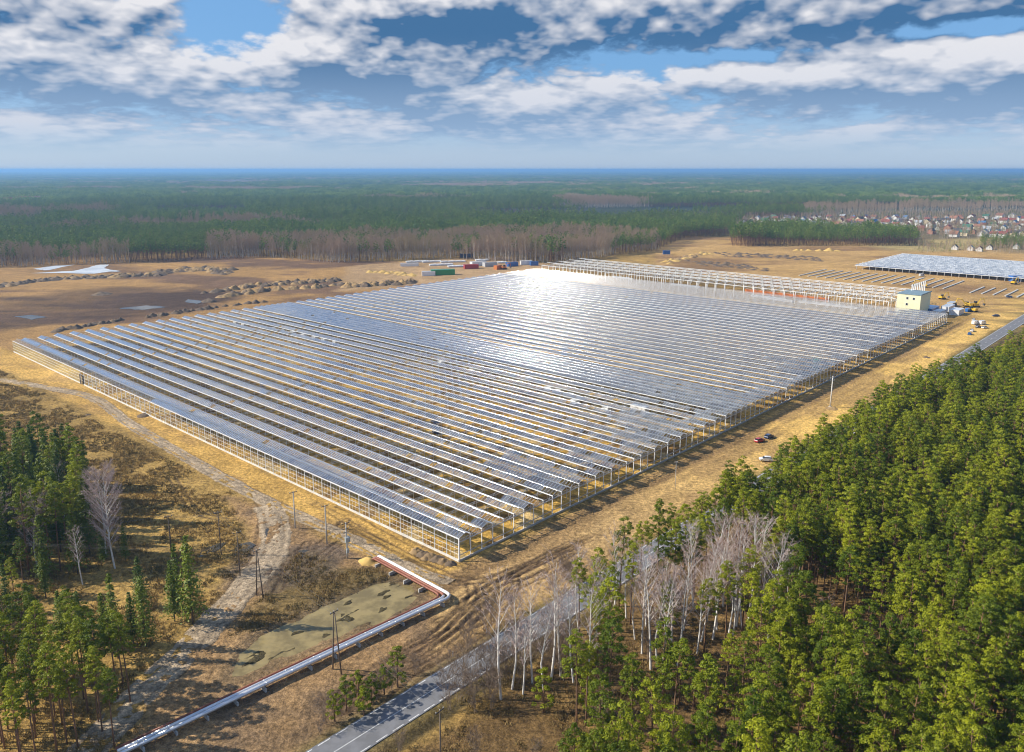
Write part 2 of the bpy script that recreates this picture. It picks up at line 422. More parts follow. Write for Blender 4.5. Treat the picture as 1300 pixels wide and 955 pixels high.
POND = PX((290, 860), (305, 832), (322, 812), (352, 798), (392, 778), (430, 760), (470, 744), (500, 735), (530, 748), (527, 764), (492, 786), (440, 803), (395, 820), (352, 838), (320, 852))
PIPE_PATH = PX((478, 714), (567, 763), (345, 868), (150, 962))
TRACKS = [PX((722, 690), (665, 721), (617, 736), (560, 738), (500, 705), (420, 668)),
          PX((722, 701), (674, 729), (633, 741), (591, 764), (559, 799), (508, 828), (480, 847), (420, 890)),
          PX((620, 749), (626, 762), (607, 781), (583, 801), (559, 819), (513, 843), (497, 854), (440, 900)),
          PX((612, 752), (614, 768), (600, 785), (575, 800)),
          PX((680, 715), (598, 760), (583, 779), (561, 801), (526, 825), (498, 838), (430, 885)),
          PX((760, 680), (690, 712), (640, 738), (600, 775), (560, 812)),
          PX((640, 735), (636, 758), (622, 780), (590, 800)),
          PX((560, 720), (520, 705), (470, 680), (430, 655), (400, 640)),
          PX((390, 690), (370, 720), (352, 750)), PX((430, 690), (395, 715), (365, 735)), PX((440, 660), (410, 690), (380, 700)),
          PX((325, 625), (335, 655), (330, 690)), PX((350, 640), (362, 665), (360, 700), (350, 730)),
          PX((215, 600), (240, 640), (262, 655), (300, 662)),
          PX((0, 478), (100, 497), (145, 520), (205, 560), (330, 628), (430, 675), (520, 722))]

_tq = np.random.default_rng(17)
for _t in TRACKS[:8]:
    for _k in range(1):
        _d = _tq.normal(0, 3.2, 2); TRACKS = TRACKS + [[(x + _d[0] + _tq.normal(0, 0.6), y + _d[1] + _tq.normal(0, 0.6)) for x, y in _t]]

def lines(segs):
    out = []
    for a, b, s in segs:
        n = max(1, int(round(abs(b - a) / s))); out += list(np.linspace(a, b, n, endpoint=False))
    out.append(segs[-1][1]); return np.array(out)
def geo(a, b, n): return list(a * (b / a) ** (np.arange(1, n + 1) / n))
def ground_colour(X, Y):
    r, l = LOC(X, Y)
    N1 = fbm(X, Y, 14, 4, 1); N2 = fbm(X, Y, 55, 4, 2); N3 = fbm(X, Y, 3.2, 3, 3); N4 = fbm(X, Y, 400, 4, 4)
    wob = (N1 - 0.5) * 9 + (N3 - 0.5) * 3
    def c3(c): return np.array(c)[None, :]
    col = c3((0.33, 0.21, 0.062)) + (N1 - 0.5)[:, None] * c3((0.34, 0.215, 0.06))
    dk = 0.55 * sstep(0.54, 0.66, N2 * 0.55 + N1 * 0.3 + N3 * 0.3 - 0.07)[:, None]
    col = col * (1 - dk) + dk * c3((0.085, 0.060, 0.030))
    lt = sstep(0.56, 0.68, fbm(X, Y, 20, 4, 9) * 0.8 + N3 * 0.3 - 0.05)[:, None]
    col = col * (1 - lt) + lt * c3((0.36, 0.225, 0.065))
    def lay(w, c):
        nonlocal col
        w = np.clip(w, 0, 1)[:, None]; col = col * (1 - w) + w * (c if isinstance(c, np.ndarray) else c3(c))
    far = sstep(900, 1500, np.hypot(X, Y))
    lay(far, (0.045, 0.055, 0.028))
    fld = sstep(0.56, 0.60, fbm(X * 0.25, Y, 900, 4, 21)) * sstep(2500, 4000, Y)
    lay(fld * 0.9, (0.26, 0.20, 0.15))
    lay(sstep(-3, 3, sdf_poly(X, Y, Z["floor"]) + wob), (0.16, 0.098, 0.038))
    lay(sstep(0.48, 0.66, N1) * sstep(-3, 3, sdf_poly(X, Y, Z["floor"])), (0.27, 0.165, 0.055))
    s = sstep(-6, 8, sdf_poly(X, Y, Z["left_field"]) + wob * 2)
    lay(s, (0.36, 0.21, 0.075))
    lay(s * sstep(0.47, 0.62, fbm(X * 0.45, Y, 42, 4, 5)), (0.17, 0.10, 0.055))
    lay(sstep(-10, 12, sdf_poly(X, Y, Z["burn"]) + wob * 3) * (0.7 + 0.3 * sstep(0.4, 0.6, fbm(X * 0.5, Y, 24, 3, 6))), (0.085, 0.052, 0.034))
    s = sstep(-6, 8, sdf_poly(X, Y, Z["right_field"]) + wob * 2)
    lay(s, (0.46, 0.285, 0.105))
    lay(s * sstep(0.5, 0.66, fbm(X * 0.5, Y, 50, 4, 7)), (0.27, 0.16, 0.07))
    lay(sstep(-6, 6, sdf_poly(X, Y, Z["yard"]) + wob), (0.40, 0.26, 0.13))
    lay(sstep(-10, 10, sdf_poly(X, Y, Z["village"])) * 0.7, (0.20, 0.155, 0.085))
    lay(sstep(-10, 10, sdf_poly(X, Y, Z["fallow"])), (0.38, 0.29, 0.12))
    lay(sstep(-3, 3, sdf_poly(X, Y, Z["mud"]) + wob), (0.30, 0.185, 0.085))
    lay(sstep(-3, 3, sdf_poly(X, Y, Z["mud"]) + wob) * sstep(0.5, 0.64, N1 * 0.6 + N2 * 0.4), (0.19, 0.125, 0.07))
    lay(sstep(-3, 3, sdf_poly(X, Y, Z["olive"]) + wob) * 0.8, (0.15, 0.105, 0.035))
    lay(sstep(-2, 2, sdf_poly(X, Y, Z["wet"]) + wob) * 0.5, (0.13, 0.10, 0.08))
    s = sstep(-1.5, 1.5, sdf_poly(X, Y, Z["sand_left"]) + wob * 0.45)
    lay(s, (0.52, 0.315, 0.085))
    lay(s * sstep(0.5, 0.66, fbm(r * 2.5, l, 16, 4, 12)) * 0.7, (0.36, 0.22, 0.08))
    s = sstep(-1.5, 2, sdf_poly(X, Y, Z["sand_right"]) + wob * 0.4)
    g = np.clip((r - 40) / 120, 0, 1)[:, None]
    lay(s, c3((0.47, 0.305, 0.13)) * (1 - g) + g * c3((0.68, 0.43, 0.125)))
    lay(s * sstep(-12, -6, l + wob * 0.3) * 0.75, (0.24, 0.145, 0.06))  # dark band by the gable: mud and wheel tracks, facade shade painted in
    for lc, sg, st in ((-8.5, 1.3, 0.7), (-12.5, 0.9, 0.45), (-16.5, 0.7, 0.3)):
        lay(s * st * np.exp(-((l - lc - (fbm(r, r * 0, 40, 3, 16) - 0.5) * 4) / sg) ** 2) * (0.4 + 0.6 * sstep(0.35, 0.6, N1)), (0.15, 0.092, 0.045))
    lay(s * sstep(0.52, 0.66, fbm(r * 0.7, l * 1.5, 18, 4, 13)) * 0.6, (0.28, 0.175, 0.075))
    s = sstep(-1.5, 1, np.minimum(np.minimum(r, R_LEN - r), np.minimum(l, L_LEN - l)))      # floor of the greenhouse
    lay(s, (0.52, 0.315, 0.070))
    lay(s * sstep(0.48, 0.64, fbm(r, l * 2.2, 9, 4, 14)) * 0.8, (0.20, 0.11, 0.035))
    lay(s * sstep(0.60, 0.68, fbm(r, l, 6, 3, 15)) * 0.6, (0.55, 0.42, 0.22))
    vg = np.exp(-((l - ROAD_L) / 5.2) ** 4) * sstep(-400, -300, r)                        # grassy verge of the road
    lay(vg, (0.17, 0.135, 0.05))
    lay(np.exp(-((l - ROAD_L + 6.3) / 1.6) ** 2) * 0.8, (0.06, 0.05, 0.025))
    for t in TRACKS:
        w = 2.1
        d = dist_line(X, Y, spline(t, 7.0)); k = np.exp(-((np.abs(d + (N3 - 0.5) * 0.5 - w / 2 * 0.95)) / 0.36) ** 2) * (0.55 + 0.45 * sstep(0.35, 0.55, N1))
        lay(k * 0.85, (0.085, 0.053, 0.03))
    pd = sdf_poly(X, Y, POND)
    lay(np.exp(-((pd + 0.5) / 2.5) ** 2) * 0.7, (0.14, 0.10, 0.055)); lay(sstep(0, 2, pd), (0.075, 0.06, 0.028))
    return np.clip(col, 0.012, 0.8)
def ground_height(X, Y):
    r, l = LOC(X, Y)
    near = sstep(1200, 500, np.hypot(X, Y))
    amp = np.full(X.shape, 0.16)
    amp = np.where((r > -1) & (r < R_LEN + 1) & (l > -1) & (l < L_LEN + 1), 0.04, amp)
    z = (fbm(X, Y, 5.0, 4, 31) - 0.5) * 2 * amp + (fbm(X, Y, 1.3, 2, 32) - 0.5) * amp * 0.9
    scrub = (1 - sstep(-18, -14, r)) * sstep(0, 30, l + 20)
    z += scrub * (fbm(X, Y, 2.2, 3, 33) - 0.45) * 0.5
    mudw = sstep(-3, 3, sdf_poly(X, Y, Z["mud"]))
    z += mudw * (fbm(X, Y, 2.6, 3, 34) - 0.5) * 0.22
    for t in TRACKS:
        d = dist_line(X, Y, spline(t, 7.0))
        z -= 0.11 * np.exp(-((d - 1.0) / 0.36) ** 2); z += 0.09 * np.exp(-((d - 1.75) / 0.4) ** 2)
    # verge, ditch and road bed
    bed = np.exp(-((l - ROAD_L) / 4.6) ** 6) * sstep(-420, -380, r)
    z = z * (1 - bed) - 0.10 * bed
    z -= 0.55 * np.exp(-((l - ROAD_L + 6.6) / 1.7) ** 2) + 0.3 * np.exp(-((l - ROAD_L - 6.4) / 1.5) ** 2)
    pd = sdf_poly(X, Y, POND)
    z = z * (1 - sstep(-2, 1, pd)) + sstep(-2.5, 2.5, pd) * (-0.47 + (fbm(r * 0.6, l * 1.2, 2.2, 4, 36) - 0.5) * 1.35)
    edge = np.minimum(np.abs(r), np.abs(l)) < 0.7
    on = (r > -1.2) & (l > -1.2) & (r < R_LEN + 1.2) & (l < L_LEN + 1.2)
    z = np.where(edge & on, np.minimum(z, 0.02), z)
    return z * near
def build_ground():
    xs = lines([(-300, -130, 1.6), (-130, 130, 0.42), (130, 300, 1.3)])
    xs = np.concatenate([-np.array(geo(300, 60000, 70))[::-1], xs, np.array(geo(300, 60000, 70))])
    ys = lines([(70, 100, 1.0), (100, 235, 0.45), (235, 330, 0.8), (330, 480, 1.3)])
    ys = np.concatenate([[-400, -200, -80, 0, 40], ys, np.array(geo(480, 1600, 170)), np.array(geo(1600, 60000, 70))])
    nx, ny = len(xs), len(ys)
    X, Y = np.meshgrid(xs, ys); X = X.ravel(); Y = Y.ravel()
    V = np.stack([X, Y, ground_height(X, Y)], 1)
    i = np.arange(nx - 1)[None, :] + np.arange(ny - 1)[:, None] * nx; i = i.ravel()
    F = np.stack([i, i + 1, i + 1 + nx, i + nx], 1)
    me = mesh_np("ground", V, F, M["ground"], smooth=True)
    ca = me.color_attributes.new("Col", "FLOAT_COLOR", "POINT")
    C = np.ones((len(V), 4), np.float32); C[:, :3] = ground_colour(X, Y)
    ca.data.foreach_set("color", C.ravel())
    tag(put("ground", me), kind="structure")
build_ground()

def ribbon(name, path, half, prof, z0, colfn, step=0.8, n=15, ragged=0.5):
    """a strip of worn earth: wheel ruts across it, edges that sink into the ground"""
    P = np.array(spline(path, step)); T = np.gradient(P, axis=0); T /= np.linalg.norm(T, axis=1)[:, None]
    Nn = np.stack([T[:, 1], -T[:, 0]], 1); s = np.cumsum(np.r_[0, np.linalg.norm(np.diff(P, axis=0), axis=1)])
    q = np.linspace(-1, 1, n)
    hw = half * (1 + ragged * (fbm(s, s * 0, 9, 3, 41) - 0.5)) if not callable(half) else half(s)
    X = P[:, 0:1] + Nn[:, 0:1] * q[None] * hw[:, None]; Y = P[:, 1:2] + Nn[:, 1:2] * q[None] * hw[:, None]
    X, Y = X.ravel(), Y.ravel(); Q = np.tile(q, len(P))
    zz = z0 + prof(Q) + (fbm(X, Y, 1.6, 3, 42) - 0.5) * 0.12
    V = np.stack([X, Y, zz], 1)
    i = (np.arange(n - 1)[None, :] + np.arange(len(P) - 1)[:, None] * n).ravel()
    F = np.stack([i, i + n, i + n + 1, i + 1], 1)
    me = mesh_np(name, V, F, M["ground"], smooth=True)
    ca = me.color_attributes.new("Col", "FLOAT_COLOR", "POINT")
    C = np.ones((len(V), 4), np.float32); C[:, :3] = colfn(X, Y, Q); ca.data.foreach_set("color", C.ravel())
    return tag(put(name, me), kind="structure")
def rut_profile(Q): return np.where(np.abs(Q) > 0.8, -(np.abs(Q) - 0.8) * 2.2, 0) - 0.10 * np.exp(-((np.abs(Q) - 0.42) / 0.12) ** 2)
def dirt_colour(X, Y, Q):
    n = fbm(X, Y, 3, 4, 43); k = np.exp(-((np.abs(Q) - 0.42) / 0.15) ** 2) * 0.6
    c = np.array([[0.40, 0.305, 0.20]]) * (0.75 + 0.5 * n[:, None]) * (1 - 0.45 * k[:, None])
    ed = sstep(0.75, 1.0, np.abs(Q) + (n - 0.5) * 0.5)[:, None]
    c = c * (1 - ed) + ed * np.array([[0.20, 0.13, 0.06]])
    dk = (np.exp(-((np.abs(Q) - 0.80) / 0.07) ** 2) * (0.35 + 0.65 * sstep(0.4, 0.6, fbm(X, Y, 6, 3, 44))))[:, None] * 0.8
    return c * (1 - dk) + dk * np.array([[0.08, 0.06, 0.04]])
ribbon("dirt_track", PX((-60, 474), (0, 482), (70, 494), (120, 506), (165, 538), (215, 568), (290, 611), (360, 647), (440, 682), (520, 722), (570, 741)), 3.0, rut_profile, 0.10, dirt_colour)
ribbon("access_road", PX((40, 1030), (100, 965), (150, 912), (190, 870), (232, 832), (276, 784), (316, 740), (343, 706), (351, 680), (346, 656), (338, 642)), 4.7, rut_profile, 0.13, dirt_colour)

# pond and puddles
def water_sheet(name, poly, z, m, label=None):
    mb = MB(); mb.face([(x, y, z) for x, y in poly]); o = mb.build(name, m); return tag(o, kind="structure")
M["pond"] = water_mat("muddy_water", (0.33, 0.255, 0.11), 0.025)
M["pale_patch"] = mat("pale_blue_white", (0.74, 0.78, 0.82), 0.35, col2=(0.55, 0.60, 0.66), scale=0.06, coord="World")  # flat bluish-white colour for two pale sheets in the left field
M["puddle"] = water_mat("rain_water", (0.10, 0.085, 0.06), 0.03)
cx = sum(p[0] for p in POND) / len(POND); cy = sum(p[1] for p in POND) / len(POND)
water_sheet("pond_water", [(cx + (x - cx) * 1.06, cy + (y - cy) * 1.06) for x, y in POND], -0.24, M["pond"])
for pts in ([(40, 342), (70, 337.5), (95, 336.5), (80, 339), (62, 343.5)], [(40.5, 347), (95, 344), (112, 340), (122, 336.8), (138, 336.5), (132, 341), (152, 344.5), (120, 347.5)], [(150, 392), (185, 388), (215, 390), (180, 394)],
            [(238, 380), (262, 383), (250, 386), (235, 384)], [(300, 692), (318, 688), (325, 692), (312, 702), (296, 706)], [(255, 700), (278, 690), (290, 688), (270, 704), (250, 709)],
            [(378, 700), (392, 696), (396, 702), (384, 708)], [(18, 402), (40, 400), (62, 403), (40, 406)], [(336, 673), (346, 668), (352, 678), (346, 692), (338, 688)]):
    c = PX(*pts); ax = sum(p[0] for p in c) / len(c); ay = sum(p[1] for p in c) / len(c)
    ring = []
    for k in range(48):
        a = 2 * math.pi * k / 48; n = len(c); t = k / 48 * n; i0 = int(t) % n; f = t - int(t)
        x = c[i0][0] * (1 - f) + c[(i0 + 1) % n][0] * f; y = c[i0][1] * (1 - f) + c[(i0 + 1) % n][1] * f
        s = 1 + 0.35 * (float(fbm(np.array([x]), np.array([y]), 4, 3, 50)[0]) - 0.5)
        ring.append((ax + (x - ax) * s, ay + (y - ay) * s))
    water_sheet("ice_sheet" if 40 <= pts[0][0] < 41 else "puddle", ring, 0.10 if pts[0][1] > 500 else 0.16, M["pale_patch"] if 40 <= pts[0][0] < 41 else M["puddle"])

# asphalt road with its painted edge and lane lines
def strip(mb, l0, l1, r0, r1, z, step=None):
    for a in np.arange(r0, r1, step or (r1 - r0)):
        b = min(a + (step or (r1 - r0)), r1)
        p = [W2(a, l0), W2(b, l0), W2(b, l1), W2(a, l1)]; mb.face([(x, y, z) for x, y in p])
R0, R1 = -140.0, 900.0
mb = MB(); strip(mb, ROAD_L - ROAD_W, ROAD_L + ROAD_W, R0, R1, 0.03)
# shoulders of the slab so that it is not paper-thin
for s in (-1, 1):
    for a in (R0,):
        p = [W2(R0, ROAD_L + s * ROAD_W), W2(R1, ROAD_L + s * ROAD_W)]
        mb.face([(p[0][0], p[0][1], -0.3), (p[1][0], p[1][1], -0.3), (p[1][0], p[1][1], 0.03), (p[0][0], p[0][1], 0.03)])
road = tag(mb.build("road", M["asphalt"]), kind="structure")
for l in (ROAD_L - ROAD_W + 0.35, ROAD_L + ROAD_W - 0.35):
    mb = MB(); a = R0
    while a < 300: strip(mb, l - 0.09, l + 0.09, a, a + 2.4, 0.036); a += 3.6
    strip(mb, l - 0.09, l + 0.09, 300, R1, 0.036)
    mb.build("edge_line", M["paint"], road)
mb = MB(); strip(mb, ROAD_L - 0.07, ROAD_L + 0.07, R0, 60, 0.036)
a = 64
while a < 500: strip(mb, ROAD_L - 0.07, ROAD_L + 0.07, a, a + 4, 0.036); a += 12
mb.build("centre_line", M["paint"], road)

# ------------------------------------------------------------------ the greenhouse
def greenhouse():
    g = thing("greenhouse", "vast half-glazed greenhouse of white steel gutters and glass roof rows, filling the middle", "greenhouse", (P0[0], P0[1], 0), ROT_R)
    # local axes: x = r (across the roof rows), y = l (along the rows)
    BAY = 4.5; nb = int(L_LEN / BAY)
    rr = np.random.default_rng(5)
    def glazed(k): return k < 2 or k >= 95 or (35 <= k <= 41) or k % 2 == 1
    # gutters and ridges: one mesh each, placed per row
    mb = MB(); mb.box(-0.10, 0.10, -0.15, L_LEN, EAVE - 0.20, EAVE + 0.04); gut = mb.mesh("gutter", M["white_steel"])
    for k in range(N_ROOF + 1): put("gutter", gut, g, (k * PITCH_ROOF, 0, 0))
    mb = MB(); mb.tube([(0, 0, 0), (0, L_LEN, 0)], 0.046, 14, cap=False); rid = mb.mesh("ridge", M["ridge"], smooth=True)
    for k in range(N_ROOF):
        if glazed(k): put("ridge", rid, g, ((k + 0.5) * PITCH_ROOF, 0, EAVE + RISE + 0.10))
    # glazing bars: dense pattern for glazed rows, wide spaced rafters for open rows
    def bars(step, w, l0, l1, both=True):
        y = np.arange(l0, l1, step); n = len(y); A = []; B = []
        for x0 in ((0.0, PITCH_ROOF) if both else (0.0,)):
            A.append(np.stack([np.full(n, x0), y, np.full(n, EAVE + 0.08)], 1)); B.append(np.stack([np.full(n, PITCH_ROOF / 2), y, np.full(n, EAVE + RISE + 0.07)], 1))
        V, F = bars_np(np.concatenate(A), np.concatenate(B), w, w * 1.3); return V, F
    V, F = bars(1.125, 0.06, 0.0, L_LEN); dense = mesh_np("glazing_bars", V, F, M["bar"])
    opens = []
    for q, ext in enumerate((9.0, 18.0, 31.5, 4.5)):
        V1, F1 = bars(1.125, 0.06, 0.0, ext); opens.append(mesh_np("glazing_bars", V1, F1, M["bar"]))
    # panes: one slightly tilted sheet per bay and slope
    def panes(l0, l1, seed, keep=1.0, sides=(0, 1)):
        q = np.random.default_rng(seed); y0 = np.arange(l0, l1 - 0.5, BAY / 2); V = []; 
        for s in sides:
            for a in y0:
                if q.random() > keep: continue
                b = min(a + BAY / 2 - 0.04, l1); j = q.normal(0, 0.010, 4); xe = 0.14 if s == 0 else PITCH_ROOF - 0.14
                xm = PITCH_ROOF / 2 + (-0.10 if s == 0 else 0.10)
                z0, z1 = EAVE + 0.07, EAVE + RISE - 0.01
                V += [(xe, a, z0 + j[0]), (xm, a, z1 + j[1]), (xm, b, z1 + j[2]), (xe, b, z0 + j[3])]
        V = np.array(V).reshape(-1, 3); F = np.arange(len(V)).reshape(-1, 4)
        return mesh_np("roof_glass", V, F, M["glass"])
    full = [panes(0, L_LEN, s, 0.985) for s in range(5)]
    half = [panes(0, 175, 40, 0.97)]
    front = [panes(4.5, L_LEN, 50 + s, 0.97) for s in range(4)]
    ends = [panes(0, 9, 60), panes(0, 18, 61), panes(0, 31.5, 62), panes(0, 4.5, 63)]
    patch = [panes(4.5, 22 + 4 * s, 70 + s) for s in range(3)]
    for k in range(N_ROOF):
        x = k * PITCH_ROOF
        if k == 0: glass, bar = half[0], dense
        elif k >= 95: glass, bar = (patch[k % 3] if k % 2 else None), dense
        elif glazed(k): glass, bar = (full if k > 34 else front)[k % 4], dense
        else:
            q = int(rr.integers(0, 5)); glass, bar = (ends[q], opens[q]) if q < 4 else (None, None)
        if glass is not None: put("roof_glass", glass, g, (x, 0, 0))
        if bar is not None: tag(put("glazing_bars", bar, g, (x, 0, 0)), kind="stuff")
    # lattice girders across the rows, one per bay
    def lattice(n_m, z0, z1, step, w):
        A = [(0, 0, z0), (0, 0, z1)]; B = [(n_m, 0, z0), (n_m, 0, z1)]
        x = np.arange(0, n_m, step)
        for i, a in enumerate(x):
            A.append((a, 0, z0 if i % 2 == 0 else z1)); B.append((a + step, 0, z1 if i % 2 == 0 else z0))
        return bars_np(np.array(A, float), np.array(B, float), w)
    V, F = lattice(R_LEN, EAVE - 0.85, EAVE - 0.26, 1.0, 0.075); lat = mesh_np("lattice_girder", V, F, M["steel"])
    for i in range(nb + 1): put("lattice_girder", lat, g, (0, i * BAY, 0))
    # outer posts; the gable side has one at every gutter, the eave side one per bay
    mb = MB(); mb.box(-0.09, 0.09, -0.09, 0.09, 0.0, EAVE - 0.2); post = mb.mesh("post", M["white_steel"])
    mb = MB(); mb.box(-0.14, 0.14, -0.14, 0.14, 0.0, EAVE - 0.2); cpost = mb.mesh("corner_post", M["white_steel"])
    for k in range(1, N_ROOF + 1): put("post", post, g, (k * PITCH_ROOF, 0.0, 0))
    for i in range(1, nb + 1): put("post", post, g, (0.0, i * BAY, 0))
    put("corner_post", cpost, g, (0, 0, 0))
    # inner columns
    xi = np.arange(8.0, R_LEN + 1, 8.0); yi = np.arange(1, nb + 1) * BAY
    XX, YY = np.meshgrid(xi, yi); A = np.stack([XX.ravel(), YY.ravel(), np.zeros(XX.size)], 1); B = A + np.array([0, 0, EAVE - 0.85])
    V, F = bars_np(A, B, 0.12); tag(put("inner_columns", mesh_np("inner_columns", V, F, M["steel"]), g), kind="stuff")
    # eave wall: kerb, rails, mullions, glass
    door_l = 246.0
    mb = MB(); mb.box(-0.25, 0.0, 0, door_l - 2, -0.3, 0.55); mb.box(-0.25, 0.0, door_l + 2, L_LEN, -0.3, 0.55); mb.build("base_kerb", M["white_concrete"], g)  # paler concrete here: the sun on this kerb is put into its colour
    mb = MB(); mb.box(0.0, R_LEN, -0.25, 0.0, -0.3, 0.55); mb.build("base_kerb", M["concrete"], g)  # same kerb in darker concrete, its shade put into the colour
    for z, w in ((1.95, 0.055), (3.35, 0.055), (4.6, 0.055)):
        mb = MB(); mb.box(-0.16 - w, -0.14, 0, L_LEN, z - w / 2, z + w / 2); mb.build("wall_rail", M["white_steel"], g)
    for z, w in ((1.75, 0.10), (EAVE - 0.95, 0.10)):
        mb = MB(); mb.box(0, R_LEN, -0.2, -0.11, z - w, z + w); mb.build("gable_rail", M["steel"], g)
    mb = MB(); mb.box(-0.16, -0.125, -0.015, 0.015, 0.55, EAVE - 0.22); mul = mb.mesh("mullion", M["white_steel"])
    for i in range(1, int(L_LEN / 1.5)):
        if abs(i * 1.5 - door_l) > 2: put("mullion", mul, g, (0, i * 1.5, 0))
    mb = MB(); mb.face([(-0.19, door_l + 2, 0.56), (-0.19, L_LEN, 0.56), (-0.19, L_LEN, EAVE - 0.25), (-0.19, door_l + 2, EAVE - 0.25)])
    mb.build("wall_glass", M["wall_glass"], g)
    d = MB(); d.box(-0.3, 0.15, door_l - 2, door_l - 1.7, 0, 4.2); d.box(-0.3, 0.15, door_l + 1.7, door_l + 2, 0, 4.2); d.box(-0.3, 0.15, door_l - 2, door_l + 2, 4.2, 4.5)
    d.box(-0.05, 0.03, door_l - 1.7, door_l - 0.1, 0.1, 4.2); dr = d.build("door", M["dark"], g)
    # far end wall and back wall: same posts and rails, seen edge on
    for z in (0.3, 2.0, 3.4, 4.6):
        mb = MB(); mb.box(0, R_LEN, L_LEN, L_LEN + 0.12, z - 0.05, z + 0.05); mb.build("end_rail", M["white_steel"], g)
    # gable triangles
    V, F = bars_np(np.array([[k * PITCH_ROOF + PITCH_ROOF / 2, -0.02, EAVE] for k in range(N_ROOF)]), np.array([[k * PITCH_ROOF + PITCH_ROOF / 2, -0.02, EAVE + RISE] for k in range(N_ROOF)]), 0.06)
    tag(put("gable_struts", mesh_np("gable_struts", V, F, M["alu"]), g), kind="stuff")
    # coiled trellis wire drums stacked on the path: see the objects below
    return g
greenhouse()

# ------------------------------------------------------------------ trees
M["pine"] = leaf_mat("pine_needles", (0.085, 0.135, 0.006), (0.37, 0.39, 0.014), 0.32, 0.6)
M["spruce"] = leaf_mat("spruce_needles", (0.055, 0.10, 0.012), (0.19, 0.235, 0.020), 0.25, 0.5)
M["far_pine"] = leaf_mat("far_pine_needles", (0.075, 0.165, 0.034), (0.26, 0.34, 0.06), 0.28, 0.6, wscale=0.008)
M["pine_bark"] = mat("pine_bark", (0.26, 0.135, 0.065), 0.85, col2=(0.13, 0.085, 0.055), scale=0.35, coord="Object")
M["spruce_bark"] = mat("spruce_bark", (0.13, 0.10, 0.075), 0.9, scale=0.8)
M["birch_bark"] = mat("birch_bark", (0.82, 0.79, 0.74), 0.7, col2=(0.42, 0.38, 0.34), scale=1.6, detail=4, amt=0.6)
M["birch_twig"] = mat("birch_twigs", (0.60, 0.48, 0.43), 0.8, col2=(0.46, 0.33, 0.28), scale=0.4)
M["dry_twig"] = mat("dry_shrub_twigs", (0.30, 0.225, 0.16), 0.85, col2=(0.20, 0.14, 0.095), scale=0.5)
M["far_bark"] = mat("far_birch_bark", (0.56, 0.50, 0.44), 0.8, col2=(0.30, 0.25, 0.20), scale=0.5)
M["far_twig"] = mat("far_birch_twigs", (0.52, 0.37, 0.25), 0.8, col2=(0.42, 0.32, 0.16), scale=0.02, coord="World")

def leaf_quads(C, N, size, q, flat=0.0):
    """small leaf faces at C with rough normals N"""
    n = len(C); nn = N + q.normal(0, 0.55, (n, 3)); nn[:, 2] += flat; nn /= np.linalg.norm(nn, axis=1)[:, None] + 1e-9
    ref = q.normal(0, 1, (n, 3)); a = np.cross(nn, ref); a /= np.linalg.norm(a, axis=1)[:, None] + 1e-9; b = np.cross(nn, a)
    s = size * q.uniform(0.6, 1.35, (n, 1)); w = s * q.uniform(0.3, 0.75, (n, 1))
    V = np.stack([C - a * s, C - b * w * 0.7, C + a * s, C + b * w], 1).reshape(-1, 3)
    return V, np.arange(4 * n).reshape(-1, 4)
def sphere_pts(n, q):
    v = q.normal(0, 1, (n, 3)); return v / np.linalg.norm(v, axis=1)[:, None]
def pine_meshes(seed, h=20.0, cw=2.5, cl=0.42, clumps=24, per=46, size=0.27, lean=0.02, bark="pine_bark", leaf="pine"):
    q = np.random.default_rng(seed); V = []; 
    mb = MB(); lx, ly = q.normal(0, lean, 2) * h
    def ctr(t): return Vector((lx * t * t, ly * t * t, h * t))
    mb.tube([ctr(t) for t in (0, 0.25, 0.5, 0.75, 0.95)], [0.19, 0.165, 0.135, 0.09, 0.03], 6)
    for k in range(clumps):
        t = 1 - cl * (k / clumps) ** 0.85 * q.uniform(0.85, 1.1)
        f = (1 - t) / cl; R = cw * (0.18 + 1.0 * math.sin(min(1.0, f * 1.05 + 0.08) * math.pi * 0.62)) * q.uniform(0.45, 1.0)
        an = k * 2.4 + q.normal(0, 0.5); c0 = ctr(t)
        c = Vector((c0.x + R * math.cos(an), c0.y + R * math.sin(an), c0.z + q.normal(0, 0.25)))
        if k % 2 == 0 and R > 0.7: mb.tube([ctr(max(0.3, t - 0.05)), c], [0.05, 0.018], 3, cap=False)
        rad = np.array([1.0, 1.0, 0.6]) * (0.42 + 0.42 * cw / 2.0 * q.random())
        d = sphere_pts(per, q); d[:, 2] = np.where(d[:, 2] < -0.3, -d[:, 2] * 0.6, d[:, 2])
        P = np.array([c.x, c.y, c.z]) + d * rad * q.uniform(0.55, 1.0, (per, 1)); N = d
        V.append(leaf_quads(P, N, size, q, 0.35)[0])
    for k in range(int(q.integers(1, 5))):       # dead snags under the crown
        t = q.uniform(0.35, 0.6); an = q.uniform(0, 6.28); c0 = ctr(t)
        mb.tube([c0, c0 + Vector((math.cos(an) * 1.2, math.sin(an) * 1.2, 0.2))], [0.035, 0.012], 3, cap=False)
    V = np.concatenate(V)
    return mb.mesh("trunk", M[bark], True), mesh_np("crown", V, np.arange(len(V)).reshape(-1, 4), M[leaf])
